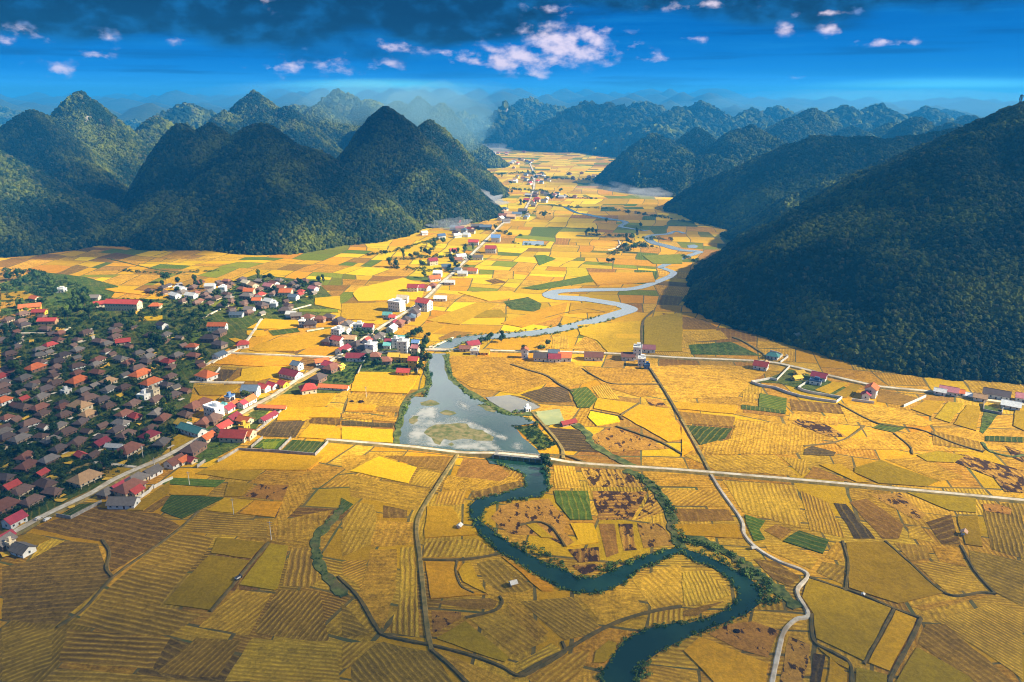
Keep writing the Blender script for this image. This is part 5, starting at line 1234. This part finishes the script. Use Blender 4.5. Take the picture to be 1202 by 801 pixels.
for c, s, lab, m_ in WALLS:
    P = cgr(c, s); b = MB()
    for a, d in zip(P, P[1:]):
        n = (d-a).normalized(); q = Vector((-n.y, n.x, 0))*.22; a2, d2 = a-n*.2, d+n*.2
        i = len(b.v); b.v += [tuple(x+Vector((0, 0, z))) for z in (-.2, 2.0) for x in (a2-q, d2-q, d2+q, a2+q)]
        b.f += [tuple(i+k for k in f) for f in ((4, 5, 6, 7), (0, 1, 5, 4), (1, 2, 6, 5), (2, 3, 7, 6), (3, 0, 4, 7))]
    tag(link('garden_wall', b.mesh(), m_), lab, 'wall')
# ---------------------------------------------------------------- poles, field huts, heaps, cars, mast
POLES = ((222.6, 570, 9, 'concrete power pole on the green strip behind the olive paddy'), (274.4, 604, 10, 'concrete power pole between the paired ripe plots'), (318.6, 634, 11, 'tallest concrete power pole, nearest the white-topped cart'), (430, 467, 9, 'slim power pole in the stubble below the crossroads'), (168, 537, 8, 'power pole behind the lane junction'), (182, 551, 8, 'power pole beside the grey roadside shed'), (492, 439, 9, 'thin pole right of the yellow villa'), (640, 700, 0, ''))
pm = MB(); pm.bar((0, 0, -.5), (0, 0, 10), .22, 7, .13); PM = pm.mesh('post'); am = MB(); am.box(-1.1, 1.1, -.08, .08, 9.2, 9.36); am.box(-.8, .8, -.07, .07, 8.3, 8.44)
for x in (-1, 0, 1): am.bar((x, 0, 9.36), (x, 0, 9.62), .07, 5)
AM = am.mesh('crossarm'); PM.materials.append(M_WHITE); AM.materials.append(M_METAL)
for px, py, h, lab in POLES:
    if not h: continue
    p = at_ground(px, py); r = empty('power_pole', (p.x, p.y, 0), ANG_E); r.scale = (1, 1, h/10); tag(r, lab, 'power pole', 'power poles'); link('post', PM, None, r); link('crossarm', AM, None, r)
def hut(px, py, w, lab, roofm, rot):
    p = at_ground(px, py); r = empty('field_hut', (p.x, p.y, .1), rot); m = MB()
    for i, (x, y) in enumerate(((-1, -.8), (1, -.8), (1, .8), (-1, .8))):
        q = MB(); q.bar((x*w*.42, y*w*.42, -.2), (x*w*.42, y*w*.42, w*.62), .07, 5); link('post', q.mesh(), M_BARK, r)
    link('roof', gable_roof(w, w*.85, w*.6, w*.26, .25), roofm, r)
    q = MB(); q.box(-w*.4, w*.4, w*.28, w*.34, .0, w*.5); q.box(-w*.4, -w*.34, -w*.2, w*.28, 0, w*.5); link('wall', q.mesh(), M_WHITE, r)
    tag(r, lab, 'field hut', 'small huts out in the paddies')
hut(602.5, 688, 3.4, 'small white field hut among dark stubble rows beside the river bend', M_WHITE, .4); hut(539.5, 620, 3.0, 'small cream field hut at the right edge of the bright ripe plot', M_WHITE, 1.2); hut(1131, 628, 3.4, 'small tan-roofed hut beside the path in the far right paddies', mat('tan_sheet', (.6, .36, .22), .7), .9); hut(884, 645, 2.2, 'tiny white hut beside the pale track', M_WHITE, .2); hut(1013, 699, 1.4, 'tiny white shelter on the bund of the large olive paddy', M_WHITE, 1.0)
def cart(px, py, rot, lab):
    p = at_ground(px, py); r = empty('farm_cart', (p.x, p.y, .85), rot)
    m = MB(); m.box(-1.6, .5, -.8, .8, .55, .75); m.box(-1.6, .5, -.8, -.72, .75, 1.3); m.box(-1.6, .5, .72, .8, .75, 1.3); m.box(-1.6, -1.5, -.72, .72, .75, 1.3); link('bed', m.mesh(), M_WHITE, r)
    m = MB(); m.box(.6, 1.5, -.6, .6, .5, 1.1); m.box(.62, 1.1, -.6, .6, 1.1, 1.9); link('engine', m.mesh(), M_DARK, r)
    m = MB(); m.box(-1.5, .4, -.7, .7, .75, 1.45); link('load', m.mesh(), M_DARK, r)
    for x in (-1.1, 1.1):
        for y in (-.85, .85):
            m = MB(); m.bar((x, y-.1, .42), (x, y+.1, .42), .42, 12); link('wheel', m.mesh(), M_TYRE, r)
    tag(r, lab, 'farm cart')
cart(280.5, 681, math.radians(58), 'white-topped farm cart stopped on the narrow path between two ripe plots')
def car(px, py, rot, lab):
    p = at_ground(px, py); r = empty('parked_car', (p.x, p.y, .95), rot)
    m = MB(); m.box(-2.0, 2.0, -.82, .82, .32, .85); i = len(m.v)
    m.v += [(-1.7, -.78, .85), (1.15, -.78, .85), (1.15, .78, .85), (-1.7, .78, .85), (-1.45, -.66, 1.45), (.55, -.66, 1.45), (.55, .66, 1.45), (-1.45, .66, 1.45)]
    m.f += [tuple(i+k for k in f) for f in ((4, 5, 6, 7), (0, 1, 5, 4), (1, 2, 6, 5), (2, 3, 7, 6), (3, 0, 4, 7))]; link('body', m.mesh(), M_WHITE, r)
    m = MB(); m.poly([(.60, -.62, 1.43), (1.13, -.72, .9), (1.13, .72, .9), (.60, .62, 1.43)]); o = link('windscreen', m.mesh(), M_GLASS, r); o.location = (.03, 0, .03)
    for x in (-1.25, 1.25):
        for y in (-.8, .8):
            m = MB(); m.bar((x, y-.11, .32), (x, y+.11, .32), .32, 12); link('wheel', m.mesh(), M_TYRE, r)
    tag(r, lab, 'car', 'white cars on the village road')
car(13.5, 628.5, ANG_V, 'white car on the road, nearest the grey shed'); car(46, 611.2, ANG_V, 'white car at the left edge of the village road'); car(56, 612.5, ANG_V, 'white car on the field side of the road')
for px, py, s, lab in ((413, 472, 2.6, 'smaller of two dark straw heaps below the crossroads'), (424, 472.5, 3.6, 'larger of two dark straw heaps below the crossroads'), (864.5, 742, 2.4, 'dark straw heap in the brown field beside the pale track')):
    p = at_ground(px, py); bm = bmesh.new(); bmesh.ops.create_icosphere(bm, subdivisions=3, radius=1)
    for v in bm.verts: k = .75+.5*random.random(); v.co = Vector((v.co.x*s*.6*k, v.co.y*s*.45*k, max(-.1, v.co.z)*s*.35*k))
    me = bpy.data.meshes.new('heap'); bm.to_mesh(me); o = link('straw_heap', me, M_ASH); o.location = (p.x, p.y, .3); tag(o, lab, 'straw heap')
p = at_depth(1196.5, 127, 905); p.z = float(height(np.array([p.x]), np.array([p.y]))[0])
r = empty('lattice_mast', p, .3); m = MB(); H_ = 14.0
for x, y in ((-1, -1), (1, -1), (1, 1), (-1, 1)): m.bar((x*1.3, y*1.3, -3), (x*.6, y*.6, H_), .14, 5)
for k in range(7):
    z = k*2.0; a = 1.3-.7*z/H_; b = 1.3-.7*(z+2)/H_
    for (x, y), (u, v) in (((-1, -1), (1, -1)), ((1, -1), (1, 1)), ((1, 1), (-1, 1)), ((-1, 1), (-1, -1))):
        m.bar((x*a, y*a, z), (u*b, v*b, z+2), .07, 4); m.bar((u*a, v*a, z), (x*b, y*b, z+2), .07, 4); m.bar((x*b, y*b, z+2), (u*b, v*b, z+2), .07, 4)
link('lattice', m.mesh(), M_DARK, r)
for k in range(6):
    t = k*math.pi/3; q = MB(); z = H_-3.2 if k % 2 else H_-6.4; x, y = 1.35*math.cos(t), 1.35*math.sin(t); q.box(x-.35, x+.35, y-.35, y+.35, z, z+2.6); link('antenna', q.mesh(), M_BARK, r)
q = MB(); q.box(-1.7, 1.7, -1.7, 1.7, H_-3.6, H_-3.4); link('platform', q.mesh(), M_DARK, r)
tag(r, 'tall dark mast standing on the crest of the right-hand forested hill', 'mast')
# ---------------------------------------------------------------- trees: trunk and a crown of leaf clumps
def leaf_crown(n, lobes, size, seed, conic=0.0):
    g = np.random.default_rng(seed); L = []
    for k in range(lobes):
        t = g.uniform(0, 6.28); rr_ = g.uniform(.05, .34)*(1-conic*.5); L.append((rr_*math.cos(t), rr_*math.sin(t), g.uniform(.42, .85+conic*.3), g.uniform(.16, .30)))
    V = []; F = []
    for i in range(n):
        c = L[i % lobes]; d = g.normal(size=3); d /= np.linalg.norm(d); rad = c[3]*g.uniform(.72, 1.06)
        p = np.array(c[:3]) + d*rad*np.array([1, 1, .85]); a = np.cross(d, g.normal(size=3)); a /= np.linalg.norm(a)+1e-6; b = np.cross(d, a)+d*g.uniform(-.5, .5)
        s = g.uniform(.045, .10); j = len(V); V += [p-a*s, p-b*s*.7, p+a*s, p+b*s*.8]; F.append((j, j+1, j+2, j+3))
    return np_mesh('crown', np.array(V)*size, np.array(F))
def trunk_mesh(h, r):
    m = MB(); m.bar((0, 0, -.3), (0, 0, h*.62), r, 6, r*.5)
    for k in range(4): t = k*1.7+.4; m.bar((0, 0, h*(.34+.06*k)), (h*.2*math.cos(t), h*.2*math.sin(t), h*(.55+.05*k)), r*.4, 5, r*.15)
    return m.mesh('trunk')
TREES = []
for k, (n, lo, co) in enumerate(((420, 7, 0), (360, 6, 0), (480, 9, 0), (340, 5, .8), (300, 5, 0))):
    c = leaf_crown(n, lo, 10.0, 40+k, co); c.materials.append(M_LEAF); t = trunk_mesh(9.0, .26); t.materials.append(M_BARK); TREES.append((c, t))
TR = random.Random(5); tplaced = []; TL = []
def tree(px, py, s, kind=None):
    p = at_ground(px, py); k = TR.randrange(5) if kind is None else kind; r = empty('broadleaf_tree' if k != 3 else 'slender_tree', (p.x, p.y, .2), TR.uniform(0, 6.28)); z = s*TR.uniform(.9, 1.15); r.scale = (s, s, z)
    link('crown', TREES[k][0], None, r); link('trunk', TREES[k][1], None, r); tplaced.append((p.x, p.y))
    TL.append(dict(o=r, px=px, py=py, k=k, s=s))
for px, py, s in ((92, 372, 1.7), (85, 365, 1.6), (100, 362, 1.8), (96, 352, 1.5), (88, 355, 1.4), (105, 372, 1.4), (78, 370, 1.3), (112, 365, 1.2), (20, 340, 1.5), (12, 330, 1.6), (30, 335, 1.4), (45, 330, 1.3), (8, 345, 1.4), (60, 338, 1.2), (10, 400, 1.6), (22, 405, 1.4), (18, 440, 1.5), (25, 447, 1.4), (12, 392, 1.3), (185, 412, 1.6), (178, 405, 1.3), (192, 408, 1.2), (230, 337, 1.3), (195, 332, 1.4), (192, 340, 1.1), (290, 472, 1.2), (497, 420, 1.4), (500, 430, 1.5), (497, 440, 1.3), (499, 410, 1.2), (493, 425, 1.1),
                   (635, 414, .9), (642, 408, .9), (615, 413, .8), (589, 402, 1.0), (590, 398, .9), (565, 405, .9), (575, 400, 1.0), (572, 404, .9), (358, 340, 1.1), (375, 335, 1.2), (352, 335, 1.1), (380, 332, 1.0), (318, 330, 1.2), (310, 335, 1.0), (137, 382, 1.1), (145, 374, .8), (640, 546, .9), (643, 552, .8), (641, 558, .7), (545, 298, 1.1), (547, 295, 1.0), (502, 400, .9), (486, 398, 1.0), (492, 396, 1.1), (478, 400, .8), (480, 398, .8), (733, 292, 1.3), (738, 288, 1.4), (742, 283, 1.3), (744, 295, 1.2), (735, 283, 1.1), (748, 278, 1.2), (690, 275, 1.2), (695, 274, 1.1), (700, 276, 1.0), (688, 278, .9), (712, 262, 1.0), (752, 268, 1.0), (714, 310, 1.0), (719, 309, .9)):
    tree(px, py, s*.8)
for tries in range(6000):
    if len(TL) > 270: break
    z = TR.random()
    if z < .62: poly, (x0, x1, y0, y1), s = VPOLY, (0, 245, 372, 612), TR.uniform(.4, .75)
    elif z < .74: poly, (x0, x1, y0, y1), s = cpx('Z', '0,320 60,322 130,350 215,352 250,372 250,400 160,395 0,385'), (0, 250, 320, 400), TR.uniform(.6, 1.1)
    elif z < .82: poly, (x0, x1, y0, y1), s = VPOLY2, (170, 372, 328, 372), TR.uniform(.6, 1.0)
    elif z < .88: poly, (x0, x1, y0, y1), s = cpx('Z', '400,390 495,398 498,440 440,435 400,425'), (395, 498, 388, 440), TR.uniform(.5, .9)
    elif z < .94: poly, (x0, x1, y0, y1), s = cpx('Z', '450,300 520,285 560,290 545,325 500,330 460,322'), (450, 560, 285, 330), TR.uniform(.7, 1.1)
    else: poly, (x0, x1, y0, y1), s = cpx('Z', '580,205 660,200 680,212 650,235 640,260 600,265 590,270 560,275 560,262 600,240'), (560, 690, 200, 275), TR.uniform(.8, 1.3)
    px, py = TR.uniform(x0, x1), TR.uniform(y0, y1)
    if not inside((px, py), poly): continue
    p = at_ground(px, py)
    if any((p.x-a)**2+(p.y-b)**2 < (c*.85+1.5)**2 for a, b, c in placed) or any((p.x-a)**2+(p.y-b)**2 < 16 for a, b in tplaced): continue
    tree(px, py, s)
relate(TL, lambda t: ('tall slender' if t['k'] == 3 else 'big round' if t['s'] > .8 else 'small round' if t['s'] < .5 else 'round')+' green tree')
for t in TL: tag(t['o'], t['text'], 'tree', 'trees in and round the village')
# ---------------------------------------------------------------- scrub: river banks, garden hedges, far tree lines (nobody could count it)
def clumps(name, spots, seed, m, tall=.8):
    g = np.random.default_rng(seed); V = []; F = []; T = np.array([(-1, -.6, 0), (1, -.6, 0), (0, .9, .25)])
    for x, y, s in spots:
        n = int(min(70, 16+s*16))
        d = g.normal(size=(n, 3)); d /= np.linalg.norm(d, axis=1)[:, None]; d[:, 2] = np.abs(d[:, 2])*tall; d *= g.uniform(.55, 1.1, (n, 1))*s
        c = d + np.array([x, y, .2+s*.1]); a = g.normal(size=(n, 3)); a /= np.linalg.norm(a, axis=1)[:, None]; b = np.cross(a, d+1e-3); b /= np.linalg.norm(b, axis=1)[:, None]+1e-6
        k = (g.uniform(.22, .42, (n, 1))*(.45+.5*s))
        i = len(V)*3; V.append(np.stack([c-a*k, c+a*k, c+b*k*1.4], 1).reshape(-1, 3))
    V = np.concatenate(V); F = np.arange(len(V)).reshape(-1, 3); struct(link(name, np_mesh(name, V, F), m), 'stuff')
def along(P, step, w, s0, s1, side=0.0):
    out = []
    for a, b in zip(P, P[1:]):
        L = (b-a).length; n = max(1, int(L/step)); d = (b-a).normalized(); q = Vector((-d.y, d.x, 0))
        for k in range(n):
            if random.random() < .16: continue
            c = a.lerp(b, (k+random.random())/n)+q*(side+random.uniform(-w, w)); out.append((c.x, c.y, random.uniform(s0, s1)*random.choice((.6, 1, 1, 1.3))))
    return out
g_ = lambda L: [at_ground(*p) for p in L]
sp_ = along(g_(LBANK), 1.1, 1.3, .45, 1.25) + along(g_(RBANK), 1.1, 1.4, .45, 1.3) + along(g_(LAKE_L[:7]), 1.6, 1.5, .6, 1.6) + along(g_(LAKE_R[:8]), 1.6, 1.5, .6, 1.5)
sp_ += along(cgr('I', '0,300 60,325 130,345 200,385 265,440 310,500 300,540'), 1.0, 4.5, .9, 2.4) + along(cgr('H', '620,310 680,340 740,380 780,395'), .8, 4, 1.0, 2.2) + along(cgr('H', '900,410 960,390 1010,370'), .8, 3, .9, 1.8) + along(cgr('H', '1050,75 1110,130 1165,215 1190,310'), 1.0, 3.5, .7, 1.7) + along(cgr('H', '1080,735 1040,780 1060,800'), .9, 3, 1.0, 2.2)
sp_ += along(cgr('G', '1200,190 1115,290 1115,345 1140,410 1190,465'), 2.0, 1.8, .4, 1.0) + along(UPR[:40], 2.4, 2, .8, 2.0, 9) + along(UPR[:40], 2.4, 2, .8, 2.0, -9) + along(cgr('L', '670,580 740,570 800,610 860,640 990,620'), 1.3, 2, .7, 1.7)
clumps('riverside_scrub', sp_, 3, M_SCRUB)
hs = []
for poly, n, s0, s1, bx in ((VPOLY, 4200, .6, 2.0, (0, 250, 372, 616)), (VPOLY2, 500, 1, 2.6, (170, 372, 328, 372)), (cpx('Z', '0,320 60,322 130,350 215,352 250,372 250,400 160,395 0,385'), 900, 1, 3, (0, 250, 320, 400)), (cpx('Z', '190,545 223,530 290,519 296,512 262,520 235,530'), 90, .6, 1.4, (190, 300, 505, 545)), (cpx('Z', '372,448 395,436 426,430 420,446 400,452'), 90, .6, 1.5, (370, 430, 425, 455)), (cpx('E', '605,700 690,692 760,770 700,790 650,740'), 120, .7, 1.6, (600, 660, 490, 535)), (cpx('Z', '395,388 440,385 492,400 497,432 440,435 400,430'), 260, .8, 2, (395, 498, 385, 440))):
    k = 0
    while k < n:
        px, py = random.uniform(bx[0], bx[1]), random.uniform(bx[2], bx[3])
        if not inside((px, py), poly): k += .2; continue
        k += 1; p = at_ground(px, py)
        if any((p.x-a)**2+(p.y-b)**2 < (c*.8)**2 for a, b, c in placed): continue
        hs.append((p.x, p.y, random.uniform(s0, s1)))
clumps('garden_shrubbery', hs, 4, M_LEAF)
ts = []
for s, st, w, a, b in (('Z 455,305 500,303 540,300 550,303', 4, 8, 1.5, 4), ('Z 460,315 520,318 545,312', 4, 8, 1.5, 4), ('Z 585,253 620,250 645,252', 5, 14, 2, 5), ('Z 580,205 620,203 650,210 700,212', 6, 16, 2, 5), ('Z 700,207 760,210', 8, 10, 2, 5), ('Z 595,222 640,225 655,233', 6, 12, 2, 5), ('Z 645,242 720,246 780,256 830,264', 7, 8, 1.5, 4), ('Z 690,276 730,278 790,282', 6, 7, 1.5, 4), ('Z 650,231 700,234', 7, 8, 1.5, 4), ('Z 530,268 580,272 610,278', 6, 8, 1.5, 4), ('Z 720,300 745,285 760,290', 5, 10, 1.5, 4), ('Z 600,285 640,290', 6, 4, 1, 3), ('Z 800,300 830,310', 6, 8, 1.5, 4), ('Z 130,318 200,322 260,318', 6, 5, 1, 3), ('Z 0,318 40,320 70,335', 4, 10, 2, 4.5), ('Z 430,300 460,296 520,280', 5, 6, 1.5, 3.5), ('Z 450,235 480,252 500,262', 4, 14, 2, 5), ('Z 740,286 770,292', 5, 8, 1.5, 4)):
    c, s = s.split(None, 1); ts += along(cgr(c, s), st*.6, w, a, b)
clumps('distant_treeline', ts, 6, M_LEAF)
# ---------------------------------------------------------------- the air
M_HAZE = bpy.data.materials.new('haze_air'); M_HAZE.use_nodes = True; nt = M_HAZE.node_tree; nt.nodes.clear(); b = NB(nt)
pv = b.n('ShaderNodeVolumePrincipled', {'Color': (.04, .42, 1.0, 1), 'Density': 1.8e-4, 'Anisotropy': .1}); b.n('ShaderNodeOutputMaterial', {'Volume': pv.outputs[0]})
m = MB(); m.box(-10500, 10500, -700, 13200, -4.0, 275.0); struct(link('haze', m.mesh(), M_HAZE), 'stuff')

# unseen clouds added out of frame to shade hills, village and near paddies: lens-shaped banks of thin vapour high over the valley
def shade_cloud(px, py, Y, rx, ry, tau, alt=1000.0, th=120.0, rot=0.0):
    g = at_depth(px, py, Y) if Y else at_ground(px, py); c = g + Vector((sv.x, sv.y, 0))*((alt-g.z)/sv.z); bm = bmesh.new(); bmesh.ops.create_icosphere(bm, subdivisions=5, radius=1)
    co = np.array([v.co[:] for v in bm.verts]); n = fbm(co[:, 0]*2.2+px, co[:, 1]*2.2+co[:, 2]*1.3+py, 4, 12)
    for v, k in zip(bm.verts, n): v.co = Vector((v.co.x*rx*(1+k*.9), v.co.y*ry*(1+k*.9), (v.co.z if v.co.z > 0 else v.co.z*.6)*th*(.6+1.1*max(0, k+.4))))
    me = bpy.data.meshes.new('shade_cloud'); bm.to_mesh(me); m = bpy.data.materials.new('shade_cloud_vapour'); m.use_nodes = True; m.node_tree.nodes.clear(); q = NB(m.node_tree)
    v = q.n('ShaderNodeVolumePrincipled', {'Color': (.95, .96, 1, 1), 'Density': tau*sv.z/(th*1.3), 'Anisotropy': .3}); q.n('ShaderNodeOutputMaterial', {'Volume': v.outputs[0]})
    o = link('shade_cloud', me, m); o.location = (c.x, c.y, alt); o.rotation_euler = (0, 0, rot); struct(o, 'stuff')
shade_cloud(290, 205, 1300, 270, 300, 1.9); shade_cloud(35, 175, 1450, 170, 160, 1.9); shade_cloud(425, 180, 1500, 120, 200, 1.7); shade_cloud(1190, 290, 790, 310, 240, 1.1); shade_cloud(960, 215, 1350, 330, 230, 1.3); shade_cloud(700, 150, 3200, 450, 300, 1.1); shade_cloud(820, 170, 2000, 200, 160, .85)
shade_cloud(60, 680, 0, 210, 160, 1.1); shade_cloud(260, 815, 0, 260, 75, .55); shade_cloud(1170, 720, 0, 200, 160, .85); shade_cloud(930, 800, 0, 120, 50, .45); shade_cloud(60, 470, 0, 120, 220, 1.3); shade_cloud(700, 790, 0, 200, 60, .35)  # added over the village and near corners only to darken them
def smoke(px, py, rx, ry, th, dens):
    c = at_ground(px, py); bm = bmesh.new(); bmesh.ops.create_icosphere(bm, subdivisions=4, radius=1); co = np.array([v.co[:] for v in bm.verts]); n = fbm(co[:, 0]*2+px, co[:, 1]*2+co[:, 2]*2+py, 4, 3)
    for v, k in zip(bm.verts, n): v.co = Vector((v.co.x*rx*(1+k*1.2), v.co.y*ry*(1+k*1.2), max(.5, 1+v.co.z)*th*.5*(1+k)))
    me = bpy.data.meshes.new('smoke'); bm.to_mesh(me); m = bpy.data.materials.new('smoke_vapour'); m.use_nodes = True; m.node_tree.nodes.clear(); q = NB(m.node_tree)
    v = q.n('ShaderNodeVolumePrincipled', {'Color': (.92, .95, 1, 1), 'Density': dens}); q.n('ShaderNodeOutputMaterial', {'Volume': v.outputs[0]})
    o = link('smoke', me, m); o.location = (c.x, c.y, .6); struct(o, 'stuff')
smoke(562, 243, 55, 90, 26, .014); smoke(545, 250, 40, 60, 18, .012); smoke(530, 268, 35, 60, 16, .010); smoke(748, 226, 60, 110, 16, .005); smoke(762, 234, 40, 70, 20, .006); smoke(740, 213, 60, 110, 14, .004); smoke(700, 224, 70, 80, 10, .003); smoke(575, 180, 90, 200, 30, .002)
def glow_mist(px, py, Y, rx, ry, rz, dens):
    c = at_depth(px, py, Y); bm = bmesh.new(); bmesh.ops.create_icosphere(bm, subdivisions=4, radius=1); co = np.array([v.co[:] for v in bm.verts]); n = fbm(co[:, 0]*2+px, co[:, 1]*2+co[:, 2]*2+py, 4, 3)
    for v, k in zip(bm.verts, n): v.co = Vector((v.co.x*rx, v.co.y*ry, v.co.z*rz))*(1+k*.8)
    me = bpy.data.meshes.new('glow_mist'); bm.to_mesh(me); m = bpy.data.materials.new('glow_mist_vapour'); m.use_nodes = True; m.node_tree.nodes.clear(); q = NB(m.node_tree)
    v = q.n('ShaderNodeVolumePrincipled', {'Color': (.40, .80, 1, 1), 'Density': dens}); q.n('ShaderNodeOutputMaterial', {'Volume': v.outputs[0]})
    o = link('glow_mist', me, m); o.location = (c.x, c.y, max(rz*.5, c.z)); struct(o, 'stuff')
glow_mist(515, 140, 2100, 170, 200, 90, .0022); glow_mist(430, 122, 2300, 200, 150, 60, .0014); glow_mist(1100, 124, 5200, 1500, 900, 100, .0003); glow_mist(430, 112, 4800, 1100, 700, 90, .0002)  # mist added to brighten far ridges, standing in for sunlight and glow
